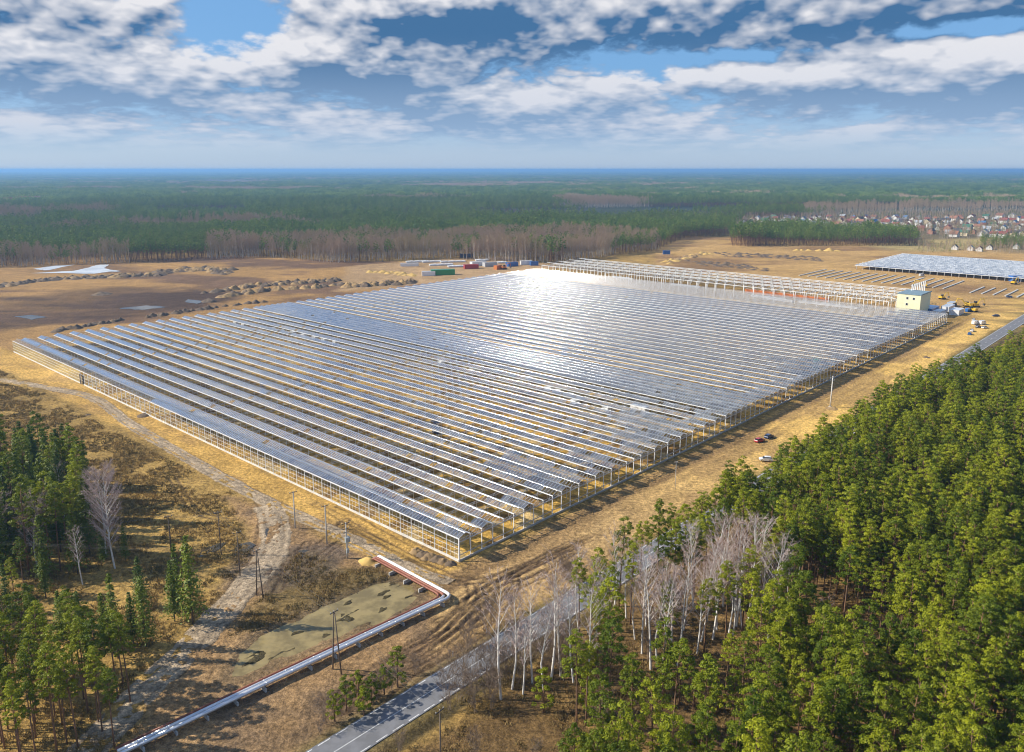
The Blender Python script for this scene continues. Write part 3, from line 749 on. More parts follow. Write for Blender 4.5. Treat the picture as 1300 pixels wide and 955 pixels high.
def spruce_meshes(seed, h=19.0, w=2.6, whorls=22, per=12, base=0.10, size=0.36):
    q = np.random.default_rng(seed); mb = MB(); mb.tube([(0, 0, 0), (0.05, 0, h * 0.5), (0, 0.05, h * 0.98)], [0.17, 0.11, 0.02], 6); C = []; N = []
    for i in range(whorls):
        t = base + (1 - base) * (i + q.uniform(-0.3, 0.3)) / whorls; z = h * t; R = w * (1 - t) ** 0.8 * q.uniform(0.8, 1.1) + 0.12
        for k in range(per):
            an = 6.283 * k / per + q.uniform(0, 0.6); rr_ = R * q.uniform(0.65, 1.05); m = max(3, int(8 * rr_ / w) + 2)
            s = np.linspace(0.18, 1.0, m); P = np.stack([np.cos(an) * rr_ * s, np.sin(an) * rr_ * s, z - rr_ * 0.33 * s ** 1.5 + 0.12 * rr_ * s], 1) + q.normal(0, 0.12, (m, 3))
            C.append(P); N.append(np.tile([math.cos(an) * 0.4, math.sin(an) * 0.4, 0.8], (m, 1)))
    V, F = leaf_quads(np.concatenate(C), np.concatenate(N), size, q)
    return mb.mesh("trunk", M["spruce_bark"], True), mesh_np("crown", V, F, M["spruce"])
def birch_meshes(seed, h=20.0, limbs=20, twigs=13, spread=2.2, twig="birch_twig", bark="birch_bark", tw=0.03, r0=0.15, clear=0.38, stems=1):
    q = np.random.default_rng(seed); mb = MB(); A = []; B = []
    for st in range(stems):
        bx, by = (q.normal(0, 0.35, 2) if stems > 1 else (0, 0)); lx, ly = q.normal(0, 0.055 if stems == 1 else 0.09, 2) * h; bw = q.normal(0, 0.35, 2); hh = h * (1 if st == 0 else q.uniform(0.7, 0.98))
        def ctr(t): return Vector((bx + lx * t * t + bw[0] * math.sin(t * 5), by + ly * t * t + bw[1] * math.sin(t * 4), hh * t))
        mb.tube([ctr(t) for t in (0, 0.3, 0.6, 0.85, 1.0)], [r0, r0 * 0.8, r0 * 0.5, r0 * 0.25, r0 * 0.08], 6, cap=False)
        for k in range(limbs):
            t = clear + (0.96 - clear) * k / limbs; an = k * 2.4 + q.normal(0, 0.5); R = spread * (0.35 + 0.9 * math.sin(math.pi * min(1, (1 - t) / (1 - clear) * 0.8 + 0.1))) * q.uniform(0.6, 1.1)
            c0 = ctr(t); c1 = c0 + Vector((math.cos(an) * R * 0.55, math.sin(an) * R * 0.55, R * 0.75)); c2 = c0 + Vector((math.cos(an) * R, math.sin(an) * R, R * 1.35 + 0.2))
            mb.tube([c0, c1, c2], [r0 * 0.45 * (1.1 - t), r0 * 0.28 * (1.1 - t), 0.016], 3, cap=False)
            for j in range(twigs):
                s = q.uniform(0.3, 1.0); p = c0.lerp(c1, s * 2) if s < 0.5 else c1.lerp(c2, s * 2 - 1)
                d = q.normal(0, 0.55, 3) + np.array([math.cos(an) * 0.5, math.sin(an) * 0.5, 0.75]); d *= q.uniform(0.5, 1.15)
                A.append(p[:]); B.append((p.x + d[0], p.y + d[1], p.z + d[2]))
    A = np.array(A); B = np.array(B); n = len(A); t = B - A; side = np.cross(t, q.normal(0, 1, (n, 3))); side /= np.linalg.norm(side, axis=1)[:, None] + 1e-9
    # each twig forks once: two slim blades with real width
    side2 = np.cross(t, side); side2 /= np.linalg.norm(side2, axis=1)[:, None] + 1e-9
    mid = A + t * 0.45; C2 = mid + t * 0.5 + side * np.linalg.norm(t, axis=1)[:, None] * 0.35
    V = np.concatenate([np.stack([A - side * tw, A + side * tw, B], 1), np.stack([A - side2 * tw, A + side2 * tw, B], 1), np.stack([mid - side2 * tw, mid + side2 * tw, C2], 1)]).reshape(-1, 3)
    return mb.mesh("trunk", M[bark], True), mesh_np("crown", V, np.arange(len(V)).reshape(-1, 3), M[twig])
def merged(me_a, me_b, name):
    """trunk and crown in one mesh, for the masses far off"""
    bm = bmesh.new(); bm.from_mesh(me_a); n = len(bm.faces); bm.from_mesh(me_b)
    bm.faces.ensure_lookup_table()
    for i, f in enumerate(bm.faces): f.material_index = 0 if i < n else 1
    me = bpy.data.meshes.new(name); bm.to_mesh(me); bm.free(); me.materials.append(me_a.materials[0]); me.materials.append(me_b.materials[0]); return me

PINES = [pine_meshes(100 + i, 19.5 + (i % 3), 1.75 + 0.22 * (i % 4), 0.38 + 0.06 * (i % 3), 46 + 4 * (i % 3), 62, 0.19) for i in range(8)]
YOUNG = [pine_meshes(130 + i, 7.0 + i, 1.7, 0.80, 24, 60, 0.22) for i in range(3)]
SPRUCES = [spruce_meshes(140 + i, 17 + 2 * (i % 3), 3.3 + 0.4 * (i % 2), base=0.16) for i in range(4)]
BIRCHES = [birch_meshes(160 + i, 20 + (i % 3), 26, 15, 1.8 + 0.4 * (i % 3), r0=0.23) for i in range(5)]
BIG_BIRCH = [birch_meshes(175, 25, 44, 46, 3.6, tw=0.034, r0=0.24, clear=0.22), birch_meshes(176, 23, 40, 46, 3.4, tw=0.034, r0=0.22, clear=0.24), birch_meshes(177, 17, 32, 46, 3.0, tw=0.034, r0=0.2, clear=0.3)]
SHRUBS = [birch_meshes(180 + i, 5.5 + i, 9, 10, 1.4, "dry_twig", "dry_twig", 0.02, 0.045, 0.15, 5) for i in range(3)]
BEECH = [birch_meshes(190 + i, 19 + i, 20, 15, 1.7, "far_twig", "far_bark", tw=0.085, r0=0.24, clear=0.36) for i in range(3)]

def tree(name, meshes, x, y, s, rz, label, group, cat="tree", sz=None):
    t = thing(name, label, cat, (x, y, -0.1), rz, group, (s, s, sz or s))
    put("trunk", meshes[0], t); put("crown", meshes[1], t); return t

def scatter(name, meshes, P, S, Rz, I, label=None):
    """one mass of trees nobody counts: instances of the given meshes on points"""
    srcs = []
    for i, me in enumerate(meshes):
        o = bpy.data.objects.new(name + "_source", me); srcs.append(o)
    me = bpy.data.meshes.new(name); me.vertices.add(len(P)); me.vertices.foreach_set("co", np.ascontiguousarray(P, np.float32).ravel())
    for nm, typ, arr in (("tree_scale", "FLOAT", S), ("tree_turn", "FLOAT", Rz), ("tree_kind", "INT", I)):
        a = me.attributes.new(nm, typ, "POINT"); a.data.foreach_set("value", np.ascontiguousarray(arr, np.float32 if typ == "FLOAT" else np.int32))
    me.update()
    ng = bpy.data.node_groups.new(name, "GeometryNodeTree")
    ng.interface.new_socket("Geometry", in_out="INPUT", socket_type="NodeSocketGeometry"); ng.interface.new_socket("Geometry", in_out="OUTPUT", socket_type="NodeSocketGeometry")
    nd = ng.nodes; lk = ng.links
    gi = nd.new("NodeGroupInput"); go = nd.new("NodeGroupOutput"); iop = nd.new("GeometryNodeInstanceOnPoints"); join = nd.new("GeometryNodeJoinGeometry")
    for o in reversed(srcs):
        oi = nd.new("GeometryNodeObjectInfo"); oi.inputs["Object"].default_value = o; oi.inputs["As Instance"].default_value = True
        lk.new(oi.outputs["Geometry"], join.inputs[0])
    def attr(nm, typ):
        a = nd.new("GeometryNodeInputNamedAttribute"); a.data_type = typ; a.inputs["Name"].default_value = nm; return a.outputs["Attribute"]
    cx_ = nd.new("ShaderNodeCombineXYZ"); lk.new(attr("tree_turn", "FLOAT"), cx_.inputs[2])
    lk.new(gi.outputs[0], iop.inputs["Points"]); lk.new(join.outputs[0], iop.inputs["Instance"])
    iop.inputs["Pick Instance"].default_value = True
    lk.new(attr("tree_kind", "INT"), iop.inputs["Instance Index"])
    e2r = nd.new("FunctionNodeEulerToRotation"); lk.new(cx_.outputs[0], e2r.inputs[0]); lk.new(e2r.outputs[0], iop.inputs["Rotation"])
    lk.new(attr("tree_scale", "FLOAT"), iop.inputs["Scale"]); lk.new(iop.outputs[0], go.inputs[0])
    o = put(name, me); md = o.modifiers.new("scatter", "NODES"); md.node_group = ng
    return tag(o, label, None, None, "stuff")

def jgrid(x0, x1, y0, y1, s, seed, jit=0.42):
    q = np.random.default_rng(seed)
    X, Y = np.meshgrid(np.arange(x0, x1, s), np.arange(y0, y1, s)); X = X + (np.arange(X.shape[0]) % 2)[:, None] * s / 2
    return (X + q.uniform(-jit, jit, X.shape) * s).ravel(), (Y + q.uniform(-jit, jit, Y.shape) * s).ravel()
def in_view(X, Y, m=0.72, near=80):
    return (Y > near) & (np.abs(X) < m * Y + 45)

# --- the pine wood right of the road
def right_wood():
    q = np.random.default_rng(21)
    Rr, Ll = jgrid(-150, 640, -330, -41.5, 3.7, 22)
    X = P0[0] + Rr * RX + Ll * LX; Y = P0[1] + Rr * RY + Ll * LY
    dens = fbm(X, Y, 18, 3, 61)
    ub = CU + FPX * X / (Y * math.cos(PITCH) + H * math.sin(PITCH))
    keep = in_view(X, Y) & (np.hypot(X, Y) > 95) & (ub > 702 + np.where(Rr < 0, 25, 0))
    edge = sdf_poly(X, Y, PX((660, 1010), (690, 770), (760, 715), (850, 668), (900, 690), (960, 740), (1000, 800), (960, 850), (930, 1010))) > 0
    keep &= np.where(edge, q.random(len(X)) < 0.22, np.where(Rr < 40, dens > 0.33, dens > 0.26))
    keep &= Ll < -41 - np.clip(Rr - 180, 0, 500) * 0.14 + (fbm(X, Y, 12, 3, 62) - 0.5) * 8
    keep &= ~((Rr > 64) & (Rr < 72) & (Ll > -50))
    hole = sdf_poly(X, Y, PX((1010, 866), (1000, 790), (1050, 770), (1110, 800), (1130, 866), (1090, 920)))
    keep &= ~((hole > 0) & (q.random(len(X)) < 0.8))
    X, Y, Rr, Ll = X[keep], Y[keep], Rr[keep], Ll[keep]
    D = np.hypot(X, Y); o = np.argsort(D); X, Y, Rr, Ll, D = X[o], Y[o], Rr[o], Ll[o], D[o]
    depth = Y * math.cos(PITCH) + 80 * math.sin(PITCH)
    u = CU + FPX * X / depth; vt = CV + FPX * np.tan(np.arctan2(H - 17, Y) - PITCH)      # where the crown falls in the frame
    inside = (u > -20) & (u < 1320) & (vt < 975)
    n_thing = 0; rest = []
    for i in range(len(X)):
        s = q.uniform(0.66, 1.10); k = int(q.integers(0, 8)); rz = q.uniform(0, 6.28)
        if inside[i] and n_thing < 270:
            if Ll[i] > -60 and Rr[i] < 60: lab, gr = "tall bare-trunked pine standing among birches beside the asphalt road", "pines among the roadside birches"
            else: lab, gr = "tall green pine in the dense wood right of the asphalt road", "pines of the right-hand wood"
            tree("pine_tree", PINES[k], X[i], Y[i], s, rz, lab, gr); n_thing += 1
        else: rest.append((X[i], Y[i], s, rz, k))
    R = np.array(rest)
    scatter("pine_wood", [merged(a, b, "pine") for a, b in PINES], np.c_[R[:, 0], R[:, 1], np.full(len(R), -0.1)], R[:, 2], R[:, 3], R[:, 4], "pine wood beyond the nearest trees right of the asphalt road")
    print("right wood", len(X), "things", n_thing)
right_wood()

# --- birches along the road, bottom centre-right (base pixels measured on the photo)
BIRCH_BASES = [(712, 858, 0), (728, 866, 1), (745, 880, 2), (806, 812, 3), (826, 850, 1), (834, 845, 4), (852, 838, 0), (868, 800, 2), (845, 800, 3), (897, 790, 1), (905, 812, 0),
               (925, 806, 4), (935, 795, 2), (942, 800, 3), (986, 792, 0), (975, 815, 1), (885, 830, 2), (780, 770, 4), (650, 875, 3), (676, 868, 2), (664, 882, 0), (690, 876, 4), (700, 862, 1), (636, 888, 2), (760, 800, 1), (1010, 745, 3), (1050, 850, 4), (960, 765, 0), (880, 770, 1), (918, 770, 2), (815, 830, 2), (860, 845, 0), (890, 815, 3), (910, 800, 1), (930, 812, 4), (950, 790, 2), (968, 800, 0), (820, 795, 1), (795, 785, 2), (735, 800, 3), (770, 835, 4), (842, 870, 1), (1000, 770, 2), (935, 775, 3), (900, 775, 4)]
q = np.random.default_rng(31)
for i, (u, v, k) in enumerate(BIRCH_BASES):
    x, y = G(u, v)
    tree("birch_tree", BIRCHES[k], x, y, q.uniform(0.68, 1.12), q.uniform(0, 6.28), "bare white-stemmed birch among the pines beside the asphalt road", "birches beside the asphalt road")
for i in range(46):                                            # undergrowth by the verge and the wood edge
    r = q.uniform(-60, 45); l = ROAD_L + (q.uniform(5.2, 8) if i % 3 == 0 else -q.uniform(8, 34)); x, y = W2(r, l)
    tree("dry_shrub", SHRUBS[i % 3], x, y, q.uniform(0.45, 1.0), q.uniform(0, 6.28), "bare leafless shrub growing along the road verge and wood edge", "bare shrubs along the road", "shrub")
for i, (u, v) in enumerate([(610, 850), (622, 862), (590, 866), (575, 855), (640, 850), (655, 838), (680, 835), (668, 850), (700, 828), (600, 880), (585, 890), (630, 872), (648, 864), (660, 870), (690, 850), (705, 845), (720, 830), (715, 862), (735, 850), (625, 888), (570, 900)]):
    x, y = G(u, v); tree("dry_shrub", SHRUBS[i % 3], x, y, q.uniform(0.8, 1.25), q.uniform(0, 6.28), "tall bare pinkish shrub on the verge in front of the asphalt road", "shrubs in front of the road", "shrub")
for i, (u, v) in enumerate([(455, 886), (472, 894), (440, 902), (488, 881), (425, 915), (505, 871), (462, 908)]):
    x, y = G(u, v); tree("young_pine", YOUNG[i % 3], x, y, q.uniform(0.7, 1.0), q.uniform(0, 6.28), "bushy young pine at the bottom edge beside the muddy tracks", "young pines by the muddy tracks")
for i, (u, v) in enumerate([(745, 905), (800, 880), (842, 895), (880, 900), (910, 905), (1000, 870), (1055, 905), (850, 775), (690, 905), (770, 925), (960, 910), (1120, 925)]):
    x, y = G(u, v); tree("young_pine", YOUNG[i % 3], x, y, q.uniform(0.6, 1.1), q.uniform(0, 6.28), "bushy young pine growing low among the roadside birches", "young pines under the birches")

for i, (u, v) in enumerate([(735, 806), (762, 788), (786, 770), (812, 752), (834, 742), (850, 736), (868, 726), (886, 716), (904, 706), (922, 692), (938, 684), (748, 826), (800, 792), (862, 762), (840, 765), (895, 738), (915, 728), (772, 812), (952, 676), (880, 748)]):
    x, y = G(u, v); tree('pine_tree', PINES[i % 8], x, y, q.uniform(0.8, 1.05), q.uniform(0, 6.28), 'pine in the front row hiding the asphalt road behind the birches', 'front pines along the asphalt road')

# --- left-hand trees
def left_trees():
    q = np.random.default_rng(33)
    def patch(poly, s, meshes, name, label, group, seed, smin, smax):
        P = np.array(poly); X, Y = jgrid(P[:, 0].min(), P[:, 0].max(), P[:, 1].min(), P[:, 1].max(), s, seed)
        k = sdf_poly(X, Y, poly) > 0
        for i, (x, y) in enumerate(zip(X[k], Y[k])):
            tree(name, meshes[int(q.integers(0, len(meshes)))], x, y, q.uniform(smin, smax), q.uniform(0, 6.28), label, group)
    patch(PX((-60, 640), (10, 600), (85, 610), (120, 650), (118, 700), (100, 735), (-70, 740)), 5.0, SPRUCES + PINES[:3], "spruce_tree", "dark spruce in the dense clump at the left edge", "spruces of the left-hand clump", 34, 0.9, 1.2)
    patch(PX((-60, 850), (40, 835), (110, 845), (160, 868), (175, 900), (150, 950), (60, 990), (-60, 990)), 4.1, PINES[:5], "pine_tree", "light green pine in the bottom left corner group", "pines of the bottom left group", 35, 0.7, 1.0)
    patch(PX((-80, 770), (20, 745), (60, 760), (40, 800), (-80, 830)), 5.5, SPRUCES + PINES[:2], "spruce_tree", "spruce at the left edge under the power line", "spruces under the power line", 36, 0.55, 0.8)
    one = [(SPRUCES[1], 245, 792, 1.1, "spruce_tree", "tall dark spruce beside the access road, nearest to it"), (SPRUCES[0], 222, 789, 0.85, "spruce_tree", "shorter spruce left of the tall one by the access road"),
           (SPRUCES[2], 228, 778, 0.8, "spruce_tree", "spruce half hidden behind the pair by the access road"),
           (SPRUCES[3], 180, 772, 0.75, "spruce_tree", "small spruce standing alone between the clumps on the left"), (SPRUCES[1], 186, 822, 0.85, "spruce_tree", "slender spruce at the right end of the bottom left group"),
           (SPRUCES[0], 170, 818, 0.7, "spruce_tree", "second spruce from the right in the bottom left group"), (SPRUCES[2], 150, 836, 0.9, "spruce_tree", "third spruce from the right in the bottom left group"),
           (SPRUCES[3], 135, 820, 0.72, "spruce_tree", "fourth spruce from the right in the bottom left group"), (SPRUCES[0], 132, 715, 0.55, "spruce_tree", "small spruce in front of the big birch on the left"),
           (SPRUCES[2], 160, 712, 0.5, "spruce_tree", "small spruce right of the big birch stem"), (SPRUCES[1], 105, 825, 0.7, "spruce_tree", "spruce rising at the middle of the bottom left group"),
           (SPRUCES[3], 80, 815, 0.7, "spruce_tree", "spruce rising left of the middle of the bottom left group"),
           (BIG_BIRCH[0], 146, 722, 1.0, "birch_tree", "largest bare birch with a wide pink-grey crown on the left"), (BIG_BIRCH[1], 134, 706, 0.95, "birch_tree", "bare birch just left of the largest one"),
           (BIG_BIRCH[2], 48, 720, 1.0, "birch_tree", "bare birch with a round reddish crown before the spruce clump"), (BIG_BIRCH[2], 4, 722, 1.1, "birch_tree", "bare birch at the left edge of the picture"),
           (BIRCHES[0], 105, 742, 0.72, "birch_tree", "thin leaning white birch in front of the spruce clump"), (BIRCHES[3], 2, 640, 0.9, "birch_tree", "bare birch top at the far left above the spruces"),
           (BIRCHES[2], 82, 660, 0.75, "birch_tree", "bare birch inside the dark spruce clump")]
    for me, u, v, s, nm, lab in one:
        x, y = G(u, v); tree(nm, me, x, y, s, q.uniform(0, 6.28), lab, None)
left_trees()

# --- forest to the horizon
def far_forest():
    lowA = [merged(*pine_meshes(300 + i, 19 + i % 3, 2.7, 0.46, 12, 13, 0.72, leaf="far_pine"), "pine") for i in range(4)]
    lowB = []
    for i in range(4):                                           # a clump of several crowns for the far distance
        q = np.random.default_rng(320 + i); V = []
        for k in range(26):
            c = np.array([q.uniform(-11, 11), q.uniform(-11, 11), 13 + q.uniform(0, 6)]); d = sphere_pts(12, q); V.append(leaf_quads(c + d * np.array([2.3, 2.3, 3.0]), d, 1.25, q)[0])
        V = np.concatenate(V); lowB.append(mesh_np("pine_clump", V, np.arange(len(V)).reshape(-1, 4), M["far_pine"]))
    def wide(seed, n, half, size):
        q = np.random.default_rng(seed); V = []
        for k in range(n):
            c = np.array([q.uniform(-half, half), q.uniform(-half, half), 13 + q.uniform(0, 5)]); d = sphere_pts(7, q); V.append(leaf_quads(c + d * np.array([size, size, 2.4]), d, size * 0.8, q, 0.5)[0])
        V = np.concatenate(V); return mesh_np('pine_clump', V, np.arange(len(V)).reshape(-1, 4), M['far_pine'])
    lowC = [wide(350 + i, 70, 24, 3.0) for i in range(3)]; lowD = [wide(360 + i, 90, 65, 7.0) for i in range(3)]
    birch_low = [merged(a, b, "birch") for a, b in BEECH]
    def clumpB(seed):
        q = np.random.default_rng(seed); V = []
        for k in range(60):
            c = np.array([q.uniform(-11, 11), q.uniform(-11, 11), q.uniform(7, 17)]); d = q.normal(0, 0.4, (10, 3)); d[:, 2] = np.abs(d[:, 2]) + 0.8; d *= 3
            A = c + q.normal(0, 0.9, (10, 3)); B = A + d; side = np.cross(d, q.normal(0, 1, (10, 3))); side /= np.linalg.norm(side, axis=1)[:, None]; V.append(np.stack([A - side * 0.12, A + side * 0.12, B], 1).reshape(-1, 3))
        V = np.concatenate(V); return mesh_np("birch_clump", V, np.arange(len(V)).reshape(-1, 3), M["far_twig"])
    clB = [clumpB(330 + i) for i in range(2)]
    front = PX((-400, 352), (-100, 342), (0, 339.5), (160, 334), (330, 327), (420, 334), (560, 329), (690, 335), (700, 336), (832, 319), (868, 303), (925, 299), (950, 281), (1300, 270), (1700, 262))
    fx = np.array([p[0] for p in front]); fy = np.array([p[1] for p in front])
    az_f = np.arctan2(fx, fy); d_f = np.hypot(fx, fy); oo = np.argsort(az_f)
    vill = PX((965, 303), (940, 281), (1100, 273), (1310, 268), (1700, 262), (1700, 330), (1300, 324), (1170, 313), (1165, 300))
    open1 = PX((200, 275), (200, 268), (310, 268), (315, 275)); open2 = PX((450, 279), (450, 274), (525, 274), (525, 279)); open3 = PX((700, 262), (720, 252), (830, 262), (760, 268))
    birch_poly = PX((330, 329), (332, 316), (345, 313), (470, 311), (560, 308), (640, 306), (760, 306), (830, 309), (838, 318), (700, 337), (420, 335))
    birch2 = PX((-60, 345), (-60, 334), (160, 328), (165, 334), (0, 342)); birch3 = PX((262, 331), (262, 318), (332, 315), (332, 328))
    birch4 = PX((1020, 275), (1020, 268), (1400, 262), (1400, 275)); pinebelt = PX((928, 313), (925, 302), (985, 297), (1150, 301), (1168, 312))
    opens = [open1, open2]
    tot = {}
    def ring(d0, d1, s, seed, pine_set, birch_set, sc0, pre, cap=None):
        X, Y = jgrid(-d1 * 0.75, d1 * 0.75, d0 * 0.6, d1, s, seed); D = np.hypot(X, Y); A = np.arctan2(X, Y)
        k = (D > d0) & (D < d1) & (np.abs(A) < 0.66) & (D > np.interp(A, az_f[oo], d_f[oo])) & (sdf_poly(X, Y, vill) < 0)
        for p in opens: k &= sdf_poly(X, Y, p) < 0
        k |= (D > d0) & (D < d1) & (sdf_poly(X, Y, pinebelt) > 0)
        X, Y, D = X[k], Y[k], D[k]
        b = sdf_poly(X, Y, birch_poly) + (fbm(X, Y, 35, 3, 75) - 0.5) * 60 > 0
        for p in (birch2, birch3, birch4, open3): b |= sdf_poly(X, Y, p) > 0
        if d1 < 1500:
            w1 = fbm(X, Y, 22, 3, 71); b &= w1 < 0.64
        nz = fbm(X * 0.5, Y, 420, 4, 72); b |= (nz > 0.635) & (D > 1300)
        b &= sdf_poly(X, Y, pinebelt) < 0
        clear = (fbm(X * 0.35, Y, 500, 4, 73) > 0.64) & (D > 1500) & (sdf_poly(X, Y, birch4) < 0); q = np.random.default_rng(seed + 1)
        b &= ~clear | (D < 1500)
        keep = ~clear & ((sdf_poly(X, Y, birch4) < 0) | (q.random(len(X)) < 0.5))
        for nm, sel, st in (("pine_forest", ~b & keep, pine_set), ("birch_wood", b & keep, birch_set)):
            n = int(sel.sum())
            if n == 0: continue
            x, y = X[sel], Y[sel]; hv = fbm(x, y, 60, 3, 74)
            S = sc0 * q.uniform(0.72, 1.18, n) * (0.6 + 0.75 * hv); I = q.integers(0, len(st), n); Rz = q.uniform(0, 6.28, n)
            th = np.zeros(n, bool)
            if pre is not None and nm == "birch_wood":            # the front stems of the birch belt are trees of their own
                dd = np.hypot(x, y) - np.interp(np.arctan2(x, y), az_f[oo], d_f[oo]); cand = np.flatnonzero((sdf_poly(x, y, birch_poly) > 0)); cand = cand[np.argsort(dd[cand])][:150]; th[cand] = True
                for i in cand: tree("birch_tree", BEECH[int(I[i]) % 3], x[i], y[i], float(S[i]), float(Rz[i]), "slim pale birch in the front row of the bare belt behind the field", "front birches of the bare belt")
            r = ~th
            scatter(nm, st, np.c_[x[r], y[r], np.zeros(r.sum())], S[r], Rz[r], I[r], "bare brownish birch wood among the pines" if nm == "birch_wood" else "dark green pine forest reaching to the horizon")
            tot[nm] = tot.get(nm, 0) + n
    ring(500, 1350, 5.2, 81, lowA, birch_low, 1.0, 1)
    ring(1350, 2400, 8.5, 83, lowA, birch_low, 1.12, None)
    ring(2400, 5200, 20.0, 85, lowB, clB, 1.0, None)
    ring(5200, 11000, 44.0, 87, lowC, clB, 1.0, None)
    ring(11000, 30000, 125.0, 89, lowD, clB, 1.0, None)
    print("far forest", tot)
far_forest()

# --- dry grass and dead weeds on the open ground
M["dry_grass"] = mat("dry_grass", (0.34, 0.225, 0.075), 0.9, col2=(0.12, 0.095, 0.03), scale=0.12, detail=4, coord="World")
def tuft(seed, n=26, h=0.5):
    q = np.random.default_rng(seed); c = np.c_[q.normal(0, 0.35, (n, 2)), np.zeros(n)]; d = np.c_[q.normal(0, 0.25, (n, 2)), q.uniform(0.5, 1.0, n)] * h
    s = np.cross(d, q.normal(0, 1, (n, 3))); s /= np.linalg.norm(s, axis=1)[:, None]; V = np.stack([c - s * 0.05, c + s * 0.05, c + d + s * 0.012, c + d - s * 0.012], 1).reshape(-1, 3)
    return mesh_np("grass_tuft", V, np.arange(len(V)).reshape(-1, 4), M["dry_grass"])
def grass():
    q = np.random.default_rng(91); X, Y = jgrid(-330, 60, 105, 430, 1.25, 92); r, l = LOC(X, Y)
    nz = fbm(X, Y, 7, 4, 93)
    k = in_view(X, Y) & (r < -17) & (sdf_poly(X, Y, Z["mud"]) < 1) & (nz > 0.43) & (l > -24); k |= in_view(X, Y) & (sdf_poly(X, Y, Z["olive"]) > 0) & (sdf_poly(X, Y, POND) < -1) & (nz > 0.4)
    for pth in (PX((150, 915), (232, 832), (276, 784), (316, 740), (343, 706), (351, 680)), PX((0, 482), (120, 506), (215, 568), (360, 647), (520, 722))): k &= dist_line(X, Y, pth) > 4.2
    X, Y = X[k], Y[k]
    X2, Y2 = jgrid(-40, 330, 100, 330, 1.6, 94); r2, l2 = LOC(X2, Y2); k2 = in_view(X2, Y2) & (l2 < -38.5) & (l2 > -95) & (fbm(X2, Y2, 6, 3, 95) > 0.45)
    X, Y = np.r_[X, X2[k2]], np.r_[Y, Y2[k2]]; n = len(X)
    scatter("dry_grass", [tuft(i) for i in range(4)], np.c_[X, Y, ground_height(X, Y) - 0.03], q.uniform(0.6, 1.7, n), q.uniform(0, 6.28, n), q.integers(0, 4, n), "dry brown grass and weeds on the open ground")
    print("tufts", n)
grass()

# ------------------------------------------------------------------ steel frame, site building, second greenhouse
def W3(r, l, z=0.0): x, y = W2(r, l); return (x, y, z)
def steel_frame():
    r0, r1, l0, l1, h = 432.0, 496.0, 38.0, 342.0, 8.6
    t = thing("steel_frame", "long unroofed white steel hall frame standing behind the greenhouse", "frame", W3(r0, l0), ROT_R)
    A, D = r1 - r0, l1 - l0
    mb = MB(); mb.box(-0.2, 0.2, -0.2, 0.2, 0, h); col = mb.mesh("column", M["white_steel"])
    for y in np.arange(0, D + 1, 8.0):
        for x in np.arange(0, A + 1, 16.0): put("column", col, t, (x, y, 0))
    for x in np.arange(0, A + 1, 16.0):
        mb = MB(); mb.box(x - 0.2, x + 0.2, 0, D, h, h + 0.35); mb.build("eave_beam", M["white_steel"], t)
    Am, Bm = [], []
    for x in np.arange(0, A - 1, 16.0):
        Am += [(x, 0, h + 0.3), (x + 16, 0, h + 0.3), (x, 0, h - 0.9)]; Bm += [(x + 8, 0, h + 2.0), (x + 8, 0, h + 2.0), (x + 16, 0, h - 0.9)]
        for k in range(8): Am.append((x + 2 * k, 0, h - 0.9 if k % 2 else h + 0.3)); Bm.append((x + 2 * k + 2, 0, h + 0.3 if k % 2 else h - 0.9))
    V, F = bars_np(np.array(Am, float), np.array(Bm, float), 0.24); tr = mesh_np("roof_truss", V, F, M["steel"])
    for y in np.arange(0, D + 1, 8.0): put("roof_truss", tr, t, (0, y, 0))
    for x in np.arange(8, A, 16.0):
        mb = MB(); mb.box(x - 0.15, x + 0.15, 0, D, h + 1.95, h + 2.25); mb.build("ridge_beam", M["white_steel"], t)
steel_frame()

M["cream_wall"] = mat("cream_panel", (0.80, 0.78, 0.52), 0.7, scale=0.2, amt=0.3)
M["blue_roof"] = mat("blue_grey_roof", (0.20, 0.30, 0.36), 0.5, scale=0.4)
M["white_panel"] = mat("white_panel", (0.83, 0.83, 0.82), 0.5, scale=0.3, amt=0.4)
M["window"] = mat("dark_window", (0.03, 0.04, 0.05), 0.1, scale=2)
def site_building():
    b = thing("site_building", "cream two-storey plant building with blue-grey roof at the greenhouse corner", "building", W3(434, 19), ROT_R)
    w, d, h = 22.0, 14.5, 14.5                     # along r, along l, height
    mb = MB(); mb.box(0, w, 0, d, -0.2, h); mb.build("wall", M["cream_wall"], b)
    mb = MB(); mb.box(-0.3, w + 0.3, -0.3, d + 0.3, h, h + 0.35); mb.box(-0.3, w + 0.3, -0.3, 0.0, h + 0.35, h + 0.8); mb.build("roof", M["blue_roof"], b)
    for y, z in ((4.2, 12.0), (8.2, 12.0), (8.2, 8.0)):
        m2 = MB(); m2.box(-0.10, 0.05, y - 0.75, y + 0.75, z - 0.85, z + 0.85); f = m2.build("window", M["white_panel"], b)
        m2 = MB(); m2.box(-0.14, -0.09, y - 0.6, y + 0.6, z - 0.7, z + 0.7); m2.build("pane", M["window"], f)
    m2 = MB(); m2.box(6, 9, -0.14, 0.02, 0, 4); m2.build("gate", M["dark"], b)
    mb = MB(); mb.box(-0.28, 0.28, -0.28, 0.28, 0, 19.0); col = mb.mesh("steel_column", M["white_steel"])
    for k in range(8):
        o = put("steel_column", col, None, W3(452 + 3.4 * k, 30 - 0.2 * k), ROT_R)
        tag(o, "tall white steel column in the row behind the cream building", "column", "columns behind the cream building")
site_building()

